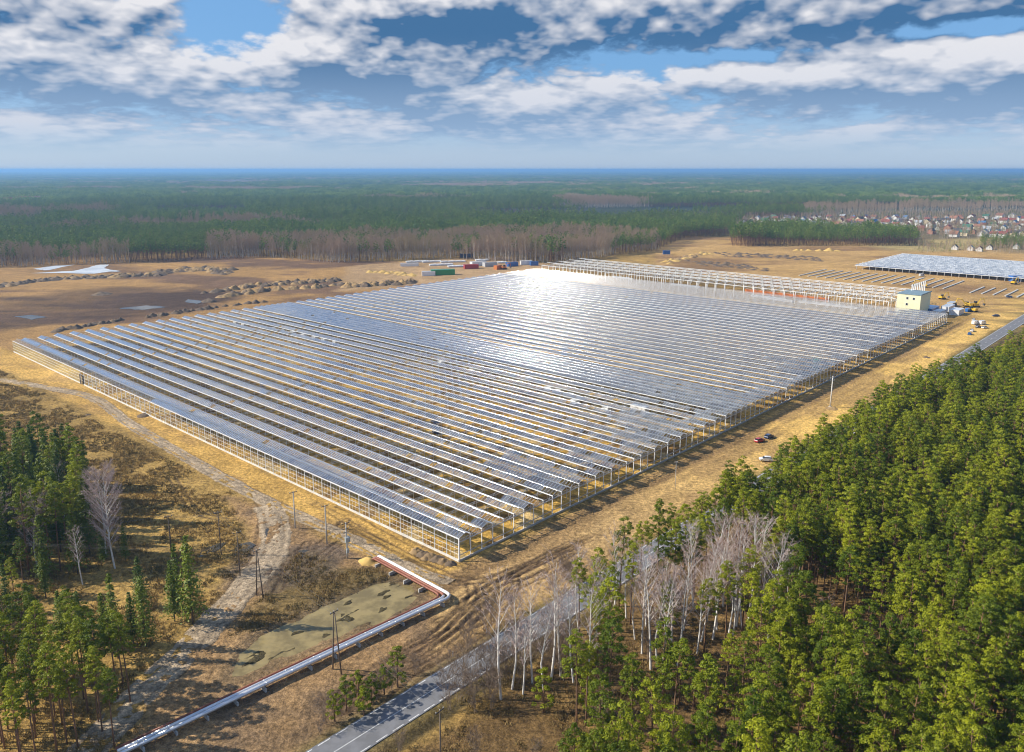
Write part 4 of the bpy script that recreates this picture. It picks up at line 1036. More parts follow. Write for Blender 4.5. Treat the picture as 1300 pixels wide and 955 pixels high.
M["far_roof"] = glass_mat("second_greenhouse_glass", rough=0.25, boost=1.6, dirt=0.22)
def second_greenhouse():
    r0, r1, l0, l1, h = 672.0, 816.0, -150.0, 146.0, 3.6
    t = thing("second_greenhouse", "low pale glass-roofed greenhouse block at the far right edge", "greenhouse", W3(r0, l0), ROT_R)
    D = l1 - l0; n = 18
    mb = MB()
    for s, a, c in ((0, 0, 4), (1, 8, 4)): pass
    for y in np.arange(0, D, 8.0):
        mb.face([(0, y, h), (4, y, h + 0.9), (4, y + 7.9, h + 0.9), (0, y + 7.9, h)]); mb.face([(8, y, h), (8, y + 7.9, h), (4, y + 7.9, h + 0.9), (4, y, h + 0.9)])
    gl = mb.mesh("roof_glass", M["far_roof"])
    mb = MB(); mb.box(-0.25, 0.25, 0, D, h - 0.25, h + 0.1); gut = mb.mesh("gutter", M["white_steel"])
    mb = MB(); mb.box(-0.12, 0.12, 0, D, h + 0.9, h + 1.02); rg = mb.mesh("ridge", M["white_steel"])
    V, F = bars_np(np.array([(x, y, h + 0.05) for y in np.arange(0, D, 2.0) for x in (0.0, 8.0)]), np.array([(4.0, y, h + 0.95) for y in np.arange(0, D, 2.0) for x in (0, 8)]), 0.12); br = mesh_np("glazing_bars", V, F, M["alu"])
    for k in range(n):
        put("roof_glass", gl, t, (8 * k, 0, 0)); put("gutter", gut, t, (8 * k, 0, 0)); put("ridge", rg, t, (8 * k + 4, 0, 0)); tag(put("glazing_bars", br, t, (8 * k, 0, 0)), kind="stuff")
    put("gutter", gut, t, (8 * n, 0, 0))
    mb = MB(); mb.box(-0.2, 0.2, -0.2, 0.2, 0, h); post = mb.mesh("post", M["steel"])
    for y in np.arange(0, D + 1, 6.0): put("post", post, t, (0, y, 0))
    mb = MB(); mb.box(8 * n, 8 * n + 0.4, 0, D, 0, h); mb.build("back_wall", M["white_panel"], t)
second_greenhouse()
# concrete footing strips laid out for the next halls
mbs = MB(); mbs.box(0, 62, -0.6, 0.6, -0.1, 0.6); fs = mbs.mesh("footing_strip", M["concrete"])
for k in range(16): tag(put("footing_strip", fs, None, W3(585, 44 + 8 * k), ROT_R), "low concrete footing strip in the row beyond the steel frame", "footing", "footing strips beyond the steel frame")
for k in range(12): tag(put("footing_strip", fs, None, W3(575, -66 + 8 * k, 0), ROT_R, (0.7, 1, 1)), "low concrete footing strip in front of the second greenhouse, right side", "footing", "footing strips on the right")

# ------------------------------------------------------------------ soil heaps
M["soil"] = mat("dark_soil", (0.10, 0.072, 0.05), 0.95, col2=(0.19, 0.13, 0.075), scale=0.25, bump=0.5, coord="World")
M["clay"] = mat("ochre_clay", (0.42, 0.27, 0.11), 0.95, col2=(0.22, 0.145, 0.075), scale=0.25, bump=0.5, coord="World")
M["sand"] = mat("yellow_sand", (0.60, 0.40, 0.12), 0.95, col2=(0.46, 0.29, 0.085), scale=0.3, bump=0.3, coord="World")
def heap_mesh(seed, m, steep=1.0):
    n = 20; xs = np.linspace(-1, 1, n); X, Y = np.meshgrid(xs, xs); X = X.ravel(); Y = Y.ravel(); R = np.hypot(X, Y)
    z = np.clip(1 - R ** 1.3 * (1 + 0.5 * (fbm(X, Y, 0.7, 3, seed) - 0.5)), -0.1, 1) * (0.55 + 0.9 * (fbm(X, Y, 0.45, 4, seed + 1) - 0.25)) * steep
    V = np.stack([X, Y, np.maximum(z, -0.08)], 1); i = (np.arange(n - 1)[None] + np.arange(n - 1)[:, None] * n).ravel()
    F = np.stack([i, i + 1, i + 1 + n, i + n], 1); F = F[(R[F] < 1.12).all(axis=1)]
    return mesh_np("soil_heap", V, F, m, False)
HEAPS = {k: [heap_mesh(400 + 10 * i + j, M[k]) for i in range(4)] for j, k in enumerate(("soil", "clay", "sand"))}
q = np.random.default_rng(51)
def heap_row(path, step, width, kinds, size, label, group, rows=2, hz=0.55):
    P = spline(PX(*path), step)
    for (x, y) in P:
        for r in range(rows):
            k = kinds[int(q.integers(0, len(kinds)))]; s = size * q.uniform(0.7, 1.3)
            o = put("soil_heap", HEAPS[k][int(q.integers(0, 4))], None, (x + q.normal(0, width / 3), y + (r - (rows - 1) / 2) * width + q.normal(0, 1), 0), q.uniform(0, 6.28), (s, s * q.uniform(0.8, 1.3), s * hz * q.uniform(0.7, 1.3)))
            tag(o, label, "heap", group)
heap_row([(-30, 368), (60, 356), (130, 352), (200, 350)], 5.0, 8, ["soil", "clay", "soil"], 5.2, "brown soil heap in the long row across the left field", "heaps across the left field", 2)
heap_row([(196, 348), (240, 343), (272, 343), (288, 347)], 5.5, 9, ["soil", "clay"], 5.4, "brown soil heap at the inner end of the left field row", "heaps at the inner end of the left row", 3)
heap_row([(278, 378), (330, 370), (400, 365), (440, 361)], 4.2, 7, ["clay", "clay", "soil"], 4.6, "ochre soil heap in the front row behind the greenhouse", "front row of heaps behind the greenhouse", 1, 0.7)
heap_row([(270, 371), (330, 363), (400, 358), (430, 357)], 4.2, 8, ["clay", "soil"], 4.6, "ochre soil heap in the rear row behind the greenhouse", "rear row of heaps behind the greenhouse", 2, 0.7)
heap_row([(440, 364), (480, 362), (530, 358)], 5, 8, ["soil", "clay"], 4.6, "soil heap between the ochre rows and the storage yard", "heaps next to the storage yard", 2, 0.7)
heap_row([(468, 345), (500, 347), (525, 350)], 6, 7, ["sand"], 4.0, "yellow sand heap beside the storage yard", "sand heaps beside the yard", 2, 0.4)
heap_row([(75, 420), (110, 414), (150, 408)], 4.5, 4, ["soil"], 3.2, "black soil heap along the far left end of the greenhouse", "black heaps at the far left greenhouse end", 2, 0.7)
heap_row([(185, 403), (220, 398), (262, 392), (330, 384)], 4.5, 4, ["soil"], 3.0, "black soil heap behind the greenhouse end wall", "black heaps behind the end wall", 1, 0.7)
heap_row([(845, 334), (870, 327), (895, 322)], 6, 9, ["clay", "sand"], 4.0, "ochre clay heap beyond the steel frame", "clay heaps beyond the frame", 2, 0.5)
def heap_patch(path, step, width, rows, label):
    P = [];
    for (x, y) in spline(PX(*path), step):
        for r in range(rows): P.append((x + q.normal(0, width / 4), y + (r - (rows - 1) / 2) * width + q.normal(0, 1), 0))
    ms = []
    for me in HEAPS["soil"]:
        m2 = me.copy(); m2.transform(Matrix.Diagonal((3.4, 3.8, 1.5, 1))); ms.append(m2)
    n = len(P); scatter("dark_spoil", ms, np.array(P), q.uniform(0.7, 1.3, n), q.uniform(0, 6.28, n), q.integers(0, 4, n), label)
heap_patch([(886, 334), (925, 337), (962, 341)], 8, 11, 4, "dark patch of low spoil heaps nearer the steel frame")
heap_patch([(915, 323), (970, 325), (1035, 329)], 9, 13, 4, "dark patch of low spoil heaps farther from the frame")
heap_row([(1010, 318), (1060, 319)], 8, 5, ["sand"], 4.5, "yellow sand heap before the pine belt", "sand heaps before the pine belt", 1, 0.6)
def one_heap(u, v, k, s, label, sz=0.6, i=0, rz=0.0): tag(put("soil_heap", HEAPS[k][i], None, (*G(u, v), 0), rz, s if hasattr(s, "__len__") else (s, s, s * sz)), label, "heap")
one_heap(129, 374, "soil", 7.5, "black mound standing alone in the left field", 0.35)
one_heap(265, 383, "soil", 6.0, "grey-black mound at the end of the ochre heap rows", 0.5, 1)
one_heap(468, 713, "sand", 2.6, "bright yellow sand mound where the pipes enter the ground", 0.6, 2)
one_heap(482, 717, "clay", 1.8, "small clay mound beside the pipe mouth", 0.5, 3)
for i, (u, v, s) in enumerate([(528, 700, 1.7), (537, 704, 1.8), (546, 707, 1.9), (555, 710, 1.9), (563, 713, 1.7), (572, 716, 1.6), (540, 709, 1.2)]):
    o = put("soil_heap", HEAPS["soil" if i % 2 else "clay"][i % 4], None, (*G(u, v), 0), i, (s, s, s * 0.65)); tag(o, "lumpy brown earth heap against the near greenhouse corner", "heap", "earth against the near corner")
one_heap(182, 528, "soil", 2.6, "dark earth pile beside the greenhouse door", 0.5, 1)
one_heap(112, 527, "soil", 1.3, "reddish dark pile at the bend of the dirt track", 0.5, 2)
one_heap(1056, 519, "clay", 2.4, "clay mound at the foot of the tall mast", 0.4, 3)
one_heap(1176, 454, "soil", 2.0, "dark earth pile on the sandy strip near the parked vans", 0.4, 0)
for i, (u, v) in enumerate([(920, 628), (905, 640), (935, 615), (890, 648)]):
    o = put("soil_heap", HEAPS["clay"][i], None, (*G(u, v), 0), 0.8, (5, 1.6, 0.7)); tag(o, "low clay bank between the sandy strip and the asphalt road", "heap", "clay banks by the road")

# ------------------------------------------------------------------ pipes
M["pipe_silver"] = mat("aluminium_cladding", (0.80, 0.81, 0.83), 0.28, 0.55, scale=0.6, amt=0.5)
M["pipe_rust"] = mat("red_oxide", (0.27, 0.10, 0.06), 0.6, col2=(0.22, 0.06, 0.03), scale=0.8)
M["pipe_white"] = mat("white_cladding", (0.86, 0.86, 0.86), 0.4, 0.0, scale=0.5, amt=0.4)
def pipes():
    P = [np.array(p) for p in PIPE_PATH]
    def off_path(d):
        out = []
        for i, p in enumerate(P):
            ns = []
            if i > 0: t = P[i] - P[i - 1]; t = t / np.linalg.norm(t); ns.append(np.array([t[1], -t[0]]))
            if i < len(P) - 1: t = P[i + 1] - P[i]; t = t / np.linalg.norm(t); ns.append(np.array([t[1], -t[0]]))
            n = sum(ns); n = n / np.linalg.norm(n); n = n / max(0.35, float(n @ ns[0])); out.append(p + n * d)
        # round the elbow
        a, b, c = out[0], out[1], out[2]; e1 = (a - b) / np.linalg.norm(a - b); e2 = (c - b) / np.linalg.norm(c - b); arc = []
        for t in np.linspace(0, 1, 7): arc.append((1 - t) ** 2 * (b + e1 * 2.2) + 2 * t * (1 - t) * b + t * t * (b + e2 * 2.2))
        return [a] + arc + [c] + out[3:]
    def dress(d, rad, segs, name, label, z=1.25):
        path = off_path(d); pts = [(p[0], p[1], z) for p in path]
        # dip into the ground at the mouth
        t0 = (P[1] - P[0]) / np.linalg.norm(P[1] - P[0]); pts = [(path[0][0] - t0[0] * 3, path[0][1] - t0[1] * 3, -0.6), (path[0][0] - t0[0] * 1.2, path[0][1] - t0[1] * 1.2, 0.5)] + pts
        o = thing(name, label, "pipe", (path[1][0], path[1][1], 0)); org = Vector(o.location)
        pts = [Vector(p) - org for p in pts]
        a = MB(); a.tube(pts[:7], rad, 12); a.build("pipe_run", M[segs[0]], o, True)
        a = MB(); a.tube(pts[6:], rad * 1.01, 12); a.build("pipe_run", M[segs[1]], o, True)
        seg = [pts[2], pts[3]]; L1 = (seg[1] - seg[0]).length
        def rings(p0, p1, m, step):
            t = (p1 - p0).normalized(); s = 1.5
            while s < (p1 - p0).length:
                c = p0 + t * s; r_ = MB(); r_.tube([c - t * 0.07, c + t * 0.07], rad * 1.10, 12); r_.build("joint_ring", M[m], o, True); s += step
        rings(pts[2], pts[3], segs[0], 6.0)
        rings(pts[9], pts[10], segs[1], 6.0); rings(pts[10], pts[11], segs[1], 6.0)
    dress(-0.95, 0.36, ("pipe_white", "pipe_silver"), "heating_pipe", "outermost silver-clad pipe of the three, white towards the greenhouse")
    dress(-0.05, 0.32, ("pipe_rust", "pipe_silver"), "heating_pipe", "middle pipe of the three, rust red before the elbow and silver after")
    dress(0.72, 0.25, ("pipe_rust", "pipe_rust"), "heating_pipe", "thin rust red pipe on the pond side of the silver ones")
    sm = MB(); sm.box(-0.15, 0.15, -1.9, 1.7, -0.2, 0.72); sm.box(-0.25, 0.25, -1.4, -1.0, -0.3, 0.1); sup = sm.mesh("pipe_support", M["concrete"])
    for i in (0, 1, 2):
        a, b = P[i], P[i + 1]; t = (b - a) / np.linalg.norm(b - a); n = int(np.linalg.norm(b - a) / 5.5)
        for k in range(n):
            p = a + t * (2.0 + 5.5 * k)
            if np.linalg.norm(p - P[1]) < 1.5: continue
            tag(put("pipe_support", sup, None, (p[0], p[1], 0), math.atan2(t[1], t[0])), "short concrete cradle carrying the row of pipes", "support", "cradles under the pipes")
pipes()

# ------------------------------------------------------------------ power line
M["porcelain"] = mat("porcelain", (0.62, 0.60, 0.56), 0.3, scale=4)
M["wire"] = mat("wire", (0.10, 0.10, 0.10), 0.7, 0.0, scale=3)
M["box_grey"] = mat("grey_enamel", (0.42, 0.46, 0.46), 0.5, scale=1)
HEADS = {}
def arm(o, z, w, mat_="dark", ins=True, yaw=0.0):
    m = MB(); m.box(-w, w, -0.06, 0.06, z - 0.07, z + 0.07); a = m.build("cross_arm", M[mat_], o)
    if ins:
        for x in (-w + 0.12, 0.0, w - 0.12):
            i = MB(); i.tube([(x, 0, z + 0.07), (x, 0, z + 0.22), (x, 0, z + 0.34)], [0.05, 0.085, 0.04], 8); i.build("insulator", M["porcelain"], a, True)
def concrete_pole(key, u, v, h, label, rz, transformer=False):
    x, y = G(u, v); o = thing("power_pole", label, "pole", (x, y, 0), rz)
    m = MB(); m.tube([(0, 0, -0.4), (0, 0, h)], [0.21, 0.13], 8); m.build("shaft", M["concrete"], o, True); arm(o, h - 0.2, 1.1)
    if transformer:
        m = MB(); m.box(-0.55, 0.55, -0.85, -0.1, h * 0.48, h * 0.48 + 1.3); m.box(-0.4, 0.4, -0.98, -0.85, h * 0.5, h * 0.5 + 1.0); m.tube([(0.2, -0.45, h * 0.48 + 1.3), (0.2, -0.45, h * 0.48 + 1.7)], 0.06, 6); m.tube([(-0.25, -0.45, h * 0.48 + 1.3), (-0.25, -0.45, h * 0.48 + 1.7)], 0.06, 6); m.build("transformer_tank", M["box_grey"], o)
        m = MB(); m.box(-0.35, 0.35, -0.5, -0.15, 1.6, 2.7); m.build("switch_box", M["box_grey"], o)
        arm(o, h - 1.6, 0.9); arm(o, h - 2.6, 0.7); m = MB(); m.box(0.14, 0.30, -0.1, 0.1, 0.3, h * 0.45); m.build("conduit", M["steel"], o)
    HEADS[key] = (x, y, h, rz)
def wood_pole(key, u, v, h, label, rz, a_frame=False):
    x, y = G(u, v); o = thing("power_pole", label, "pole", (x, y, 0), rz); m = MB()
    if a_frame:
        for s in (-1, 1):
            m = MB(); m.tube([(0, s * 1.3, -0.4), (0, s * 0.12, h)], [0.15, 0.10], 8); m.build("leg", M["wood_pole"], o, True)
        m = MB(); m.tube([(0, -0.72, h * 0.45), (0, 0.72, h * 0.45)], 0.06, 6); m.build("brace", M["wood_pole"], o, True)
    else:
        m.tube([(0, 0, -0.4), (0, 0, h)], [0.15, 0.10], 8); m.build("shaft", M["wood_pole"], o, True)
    arm(o, h - 0.25, 0.95); HEADS[key] = (x, y, h, rz)
concrete_pole("c1", 375, 671, 10.6, "grey concrete pole nearest the greenhouse wall, left of the pair", 0.7)
concrete_pole("c2", 415, 690, 10.6, "grey concrete pole between the transformer pole and its twin", 0.7)
concrete_pole("c3", 441, 709, 9.6, "concrete pole carrying a grey transformer and switch box", 0.7, True)
wood_pole("w0", 218, 704, 10.5, "wooden A-frame pole behind the tall spruces", 0.5, True)
wood_pole("w1", 281, 704, 11.5, "single dark wooden pole left of the access road, farthest one", 0.6)
wood_pole("w2", 305, 732, 11.5, "single dark wooden pole at the bend of the access road", 0.6)
wood_pole("w3", 330, 757, 11.5, "wooden A-frame pole at the right edge of the access road", 0.9, True)
wood_pole("w4", 428, 853, 13.0, "wooden A-frame pole standing before the silver pipes", 0.9, True)
wood_pole("w5", 560, 985, 12.0, "wooden pole at the bottom edge of the scene", 0.9)
wood_pole("w6", -60, 740, 11.0, "wooden pole beyond the left edge trees", 0.5)
def wires(a, b, label, sag=0.8, n=3):
    A_, B_ = HEADS[a], HEADS[b]
    for k in range(n):
        w = (k - (n - 1) / 2) * 0.85; pa = Vector((A_[0] + w * math.cos(A_[3]), A_[1] + w * math.sin(A_[3]), A_[2] + 0.1)); pb = Vector((B_[0] + w * math.cos(B_[3]), B_[1] + w * math.sin(B_[3]), B_[2] + 0.1))
        pts = [pa.lerp(pb, t) - Vector((0, 0, sag * 4 * t * (1 - t))) for t in np.linspace(0, 1, 9)]
        m = MB(); m.tube([p - pa for p in pts], 0.014, 4, cap=False); o = m.build("power_wire", M["wire"], None, loc=pa); tag(o, label, "wire", "power wires")
for a, b, lab in (("w6", "w0", "power wire crossing in front of the left spruce clump"), ("w0", "w1", "power wire from the left A-frame to the far wooden pole"), ("w2", "w3", "short power wire span over the access road"), ("w3", "w4", "power wire sagging over the muddy pond"),
                  ("w4", "w5", "power wire running down to the bottom edge"), ("c1", "c2", "power wire between the two plain concrete poles"), ("c2", "c3", "power wire ending at the transformer pole"), ("w3", "w6", "power wire from the road A-frame to the left edge"), ("w1", "w2", "power wire between the two single wooden poles")):
    wires(a, b, lab)
def mast():
    x, y = G(1054, 517); o = thing("mast", "tall pale mast with cross arms on the sandy strip", "mast", (x, y, 0), 0.5)
    m = MB(); m.tube([(0, 0, -0.3), (0, 0, 13)], [0.30, 0.18], 8); m.build("shaft", M["white_concrete"], o, True); arm(o, 12.6, 1.5, "steel"); arm(o, 11.2, 1.1, "steel")
    m = MB(); m.box(-0.5, 0.5, -0.5, 0.5, -0.3, 0.35); m.build("footing", M["concrete"], o)
mast()
x, y = G(857, 622); o = thing("marker_pole", "thin lone pole on the sandy strip beside the wood", "pole", (x, y, 0)); m = MB(); m.tube([(0, 0, -0.3), (0, 0, 9)], [0.09, 0.06], 6); m.build("shaft", M["concrete"], o, True); arm(o, 8.8, 0.5, "steel")
for i, (u, v) in enumerate([(618, 803), (575, 833), (735, 745)]):
    x, y = G(u, v); o = put("marker_post", None, None, (x, y, 0)); tag(o, "small white roadside marker post on the verge", "post", "marker posts on the verge"); m = MB(); m.box(-0.07, 0.07, -0.05, 0.05, -0.1, 1.0); m.build("post", M["white_panel"], o); m = MB(); m.box(-0.075, 0.075, -0.056, 0.056, 0.7, 0.85); m.build("reflector", M["dark"], o)

# ------------------------------------------------------------------ vehicles and machines
def paint(name, c): 
    m = mat(name, c, 0.3, 0.0, scale=1.0, amt=0.25); m.node_tree.nodes[0].inputs["Coat Weight"].default_value = 0.6 if "Coat Weight" in m.node_tree.nodes[0].inputs else 0
    return m
CP = {"white": paint("white_paint", (0.80, 0.80, 0.80)), "red": paint("red_paint", (0.42, 0.02, 0.035)), "navy": paint("dark_blue_paint", (0.02, 0.045, 0.12)), "blue": paint("blue_paint", (0.03, 0.14, 0.42)),
      "black": paint("black_paint", (0.02, 0.02, 0.022)), "silver": paint("silver_paint", (0.5, 0.51, 0.52)), "yellow": paint("machine_yellow", (0.72, 0.46, 0.03)), "green": paint("green_paint", (0.02, 0.30, 0.09)), "orange": paint("orange_brick", (0.62, 0.20, 0.05))}
def wheel(o, x, y, r, w):
    m = MB(); m.tube([(x, y - w / 2, r), (x, y + w / 2, r)], r, 14); t = m.build("wheel", M["rubber"], o, False)
    m = MB(); m.tube([(x, y - w / 2 - 0.01, r), (x, y + w / 2 + 0.01, r)], r * 0.58, 10); m.build("rim", M["alu"], t)
def loft(mb, secs, mi=0):
    """secs: list of (x, half_width, z0, z1)"""
    for a, b in zip(secs[:-1], secs[1:]):
        (x0, w0, a0, a1), (x1, w1, b0, b1) = a, b
        q4 = lambda p: mb.face(p, mi)
        q4([(x0, -w0, a1), (x1, -w1, b1), (x1, w1, b1), (x0, w0, a1)]); q4([(x0, -w0, a0), (x1, -w1, b0), (x1, -w1, b1), (x0, -w0, a1)]); q4([(x0, w0, a1), (x1, w1, b1), (x1, w1, b0), (x0, w0, a0)]); q4([(x0, w0, a0), (x1, w1, b0), (x1, -w1, b0), (x0, -w0, a0)])
    for (x, w, z0, z1), s in ((secs[0], 1), (secs[-1], -1)): mb.face([(x, -w * s, z0), (x, -w * s, z1), (x, w * s, z1), (x, w * s, z0)], mi)
def car(u, v, rz, colour, label, kind="car", group=None, z=0.0):
    x, y = G(u, v); o = thing("van" if kind == "van" else "parked_car", label, kind, (x, y, z + 0.05), rz, group)
    if kind == "van":
        b = MB(); loft(b, [(-2.7, 0.92, 0.4, 2.3), (-2.6, 0.98, 0.3, 2.45), (1.2, 0.98, 0.3, 2.45), (1.9, 0.95, 0.3, 1.55), (2.6, 0.9, 0.32, 1.15), (2.72, 0.82, 0.4, 0.9)]); b.build("body", CP[colour], o)
        g = MB(); g.face([(1.28, -0.86, 2.38), (1.88, -0.84, 1.62), (1.88, 0.84, 1.62), (1.28, 0.86, 2.38)]); g.face([(0.3, -0.99, 1.5), (1.4, -0.985, 1.5), (1.1, -0.985, 2.2), (0.3, -0.99, 2.2)]); g.face([(0.3, 0.99, 2.2), (1.1, 0.985, 2.2), (1.4, 0.985, 1.5), (0.3, 0.99, 1.5)]); g.build("window", M["car_glass"], o); wb = 1.7; r = 0.36
    else:
        b = MB(); loft(b, [(-2.15, 0.72, 0.38, 0.8), (-2.05, 0.86, 0.28, 0.98), (-0.9, 0.9, 0.22, 1.0), (0.9, 0.9, 0.22, 0.98), (1.9, 0.84, 0.26, 0.80), (2.15, 0.68, 0.36, 0.68)]); b.build("body", CP[colour], o)
        b = MB(); loft(b, [(-1.55, 0.66, 1.40, 1.44), (-0.9, 0.66, 1.40, 1.49), (0.1, 0.65, 1.40, 1.48), (0.45, 0.62, 1.38, 1.42)]); b.build("roof", CP[colour], o)
        g = MB(); loft(g, [(-2.0, 0.78, 0.95, 1.0), (-1.5, 0.72, 0.95, 1.40), (0.42, 0.70, 0.95, 1.40), (1.05, 0.80, 0.93, 0.99)]); g.build("window", M["car_glass"], o); wb = 1.3; r = 0.32
        for s in (-1, 1): h = MB(); h.box(2.03, 2.13, s * 0.62 - 0.16, s * 0.62 + 0.16, 0.55, 0.68); h.build("headlight", M["white_panel"], o)
    for s in (-1, 1):
        for f in (-1, 1): wheel(o, f * wb, s * 0.80, r, 0.22)
    return o
car(972, 585, math.pi - 0.12, "white", "white car parked across the sandy junction by the road")
car(964, 561, 0.6, "red", "dark red car parked on the sandy strip")
car(976, 556, 0.75, "navy", "dark blue car parked next to the red one")
GV = "vehicles parked at the right"
for i, (u, v, rz, c, k, lab) in enumerate([(1234, 421, 0.9, "white", "car", "white car nearest in the parked cluster at the right"), (1231, 425, 0.9, "blue", "car", "blue car at the near end of the parked cluster at the right"), (1238, 412, 0.5, "white", "van", "white van in the middle of the parked cluster"), (1247, 412, 0.5, "white", "van", "white van at the right of the parked cluster"),
        (1242, 416, 0.5, "navy", "car", "dark car between the white vans"), (1250, 417, 0.4, "white", "car", "white car at the road side of the parked cluster"), (1236, 407, 0.9, "silver", "car", "silver car at the far end of the parked cluster"), (1264, 402, 2.9, "navy", "car", "dark blue car alone beside the road bend"),
        (1281, 378, 2.4, "navy", "car", "dark car on the far site lane at the right"), (1229, 396, 0.6, "blue", "van", "blue van near the yellow machines"), (1170, 351, 0.4, "silver", "van", "grey van alone among the far footings")]):
    car(u, v, rz, c, lab, k, GV)
def excavator(u, v, rz, swing, label, colour="yellow", s=1.0):
    x, y = G(u, v); o = thing("excavator", label, "excavator", (x, y, 0.02), rz, "site machines", (s, s, s))
    for sd_ in (-1, 1):
        t = MB(); t.hexa([(-1.9, sd_ * 1.1 - 0.3, 0.3), (1.9, sd_ * 1.1 - 0.3, 0.3), (1.9, sd_ * 1.1 + 0.3, 0.3), (-1.9, sd_ * 1.1 + 0.3, 0.3)], [(-2.1, sd_ * 1.1 - 0.3, 0.85), (2.1, sd_ * 1.1 - 0.3, 0.85), (2.1, sd_ * 1.1 + 0.3, 0.85), (-2.1, sd_ * 1.1 + 0.3, 0.85)]); t.box(-1.6, 1.6, sd_ * 1.1 - 0.29, sd_ * 1.1 + 0.29, 0.0, 0.3); t.build("track", M["dark"], o)
    b = MB(); b.box(-2.2, 1.2, -1.25, 1.25, 1.0, 2.0); b.box(-2.3, -1.0, -1.2, 1.2, 2.0, 2.4); b.build("house", CP[colour], o)
    c = MB(); c.box(-0.1, 1.4, 0.3, 1.22, 2.0, 3.1); c.build("cab", M["car_glass"], o)
    m = MB(); m.tube([(1.1, -0.1, 1.7), (3.0, -0.1, 4.2), (5.2, -0.1, 4.4)], [0.34, 0.30, 0.22], 4); m.build("boom", CP[colour], o)
    m = MB(); m.tube([(5.2, -0.1, 4.5), (6.0, -0.1, 1.7)], [0.24, 0.16], 4); m.build("stick", CP[colour], o)
    m = MB(); m.hexa([(5.3, -0.6, 0.7), (6.1, -0.6, 0.5), (6.1, 0.4, 0.5), (5.3, 0.4, 0.7)], [(5.6, -0.6, 1.8), (6.3, -0.6, 1.7), (6.3, 0.4, 1.7), (5.6, 0.4, 1.8)]); m.build("bucket", M["dark"], o)
excavator(1172, 365, 2.6, 0, "yellow excavator alone on the far field", s=1.25); excavator(1196, 380, 0.4, 0, "yellow excavator beyond the cream building", s=1.1); excavator(1228, 390, 2.9, 0, "yellow excavator left in the machine group", s=1.3)
excavator(1238, 390, 0.3, 0, "yellow excavator right in the machine group", s=1.3); excavator(1235, 396, 2.0, 0, "yellow excavator in front of the machine group", s=1.2); excavator(1287, 361, 0.6, 0, "yellow machine below the far blue container", s=1.2); excavator(640, 342, 0.6, 0, "orange excavator in the storage yard", "orange", 1.3)

# containers and stacks
def container(u, v, rz, colour, label, L=6.1, Wd=2.5, Hh=2.6, group="site containers", z=0.0, name="container"):
    x, y = G(u, v); o = thing(name, label, "container", (x, y, z + 0.05), rz, group); b = MB(); n = max(4, int(L / 0.55))
    for k in range(n):                                    # corrugated sides
        a, c = -L / 2 + L * k / n, -L / 2 + L * (k + 1) / n; d = 0.06 if k % 2 else 0.0
        b.box(a, c, -Wd / 2 + d, Wd / 2 - d, 0.12, Hh - 0.1)
    b.build("body", CP[colour], o)
    r = MB(); r.box(-L / 2 - 0.02, L / 2 + 0.02, -Wd / 2 - 0.02, Wd / 2 + 0.02, Hh - 0.1, Hh); r.box(-L / 2 - 0.02, L / 2 + 0.02, -Wd / 2 - 0.02, Wd / 2 + 0.02, 0, 0.12); r.build("frame", CP[colour], o)
    d = MB(); d.box(L / 2 + 0.02, L / 2 + 0.06, -Wd / 2 + 0.15, Wd / 2 - 0.15, 0.2, Hh - 0.2); d.build("door", M["white_panel"] if colour != "white" else M["box_grey"], o)
for a in [(1180, 396, 0.8, "blue", "long blue-roofed cabin right of the cream building", 18, 7, 3.4), (1192, 400, 0.8, "white", "white cabin in front of the blue-roofed one", 12, 5, 3.2), (1203, 394, 0.8, "white", "white cabin in the middle of the site offices", 14, 5, 3.4), (1214, 399, 0.8, "white", "white cabin at the right end of the site offices", 12, 6, 3.6),
          (1208, 389, 0.8, "silver", "grey cabin behind the white site offices", 10, 4, 3.0), (1288, 357, 0.3, "blue", "blue container on the far right field", 10, 5, 5), (846, 323, 0.0, "blue", "small blue container beyond the steel frame", 8, 4, 4.5), (562, 349, 0.2, "green", "bright green container at the edge of the storage yard", 22, 6, 5),
          (544, 350, 0.2, "white", "white container left of the green one", 12, 5, 4), (598, 341, 0.3, "red", "red container in the middle of the storage yard", 14, 6, 4), (607, 337, 0.5, "white", "long white cabin behind the red container", 16, 6, 4), (622, 338, 0.5, "silver", "grey container right of the white cabin in the yard", 14, 6, 4),
          (592, 327, 0.1, "navy", "dark container at the forest edge of the yard", 14, 6, 4), (650, 338, 0.6, "blue", "blue container near the glare in the yard", 12, 5, 4), (668, 336, 0.2, "white", "white container at the right of the yard", 12, 5, 4), (678, 337, 0.2, "blue", "blue container at the right end of the yard", 8, 5, 4),
          (520, 338, 0.1, "white", "white container at the left end of the yard", 18, 5, 3), (632, 342, 0.9, "orange", "orange container beside the yard excavator", 8, 4, 4)]:
    container(*a)
M["white_film"] = mat("white_film", (0.80, 0.82, 0.84), 0.35, scale=0.3)
def stack(u, v, rz, m, label, L, Wd, Hh, group, name="pallet_stack"):
    x, y = G(u, v); o = thing(name, label, "stack", (x, y, 0.02), rz, group)
    p = MB()
    for k in range(3): p.box(-L / 2, L / 2, -Wd / 2 + k * (Wd - 0.2) / 2, -Wd / 2 + 0.2 + k * (Wd - 0.2) / 2, 0, 0.15)
    p.build("pallet", M["wood_pole"], o); b = MB(); n = max(1, int(L / 2.2))
    for k in range(n): b.box(-L / 2 + L * k / n + 0.04, -L / 2 + L * (k + 1) / n - 0.04, -Wd / 2, Wd / 2, 0.15, Hh * (0.85 + 0.15 * ((k * 7) % 3) / 2))
    b.build("load", m, o)
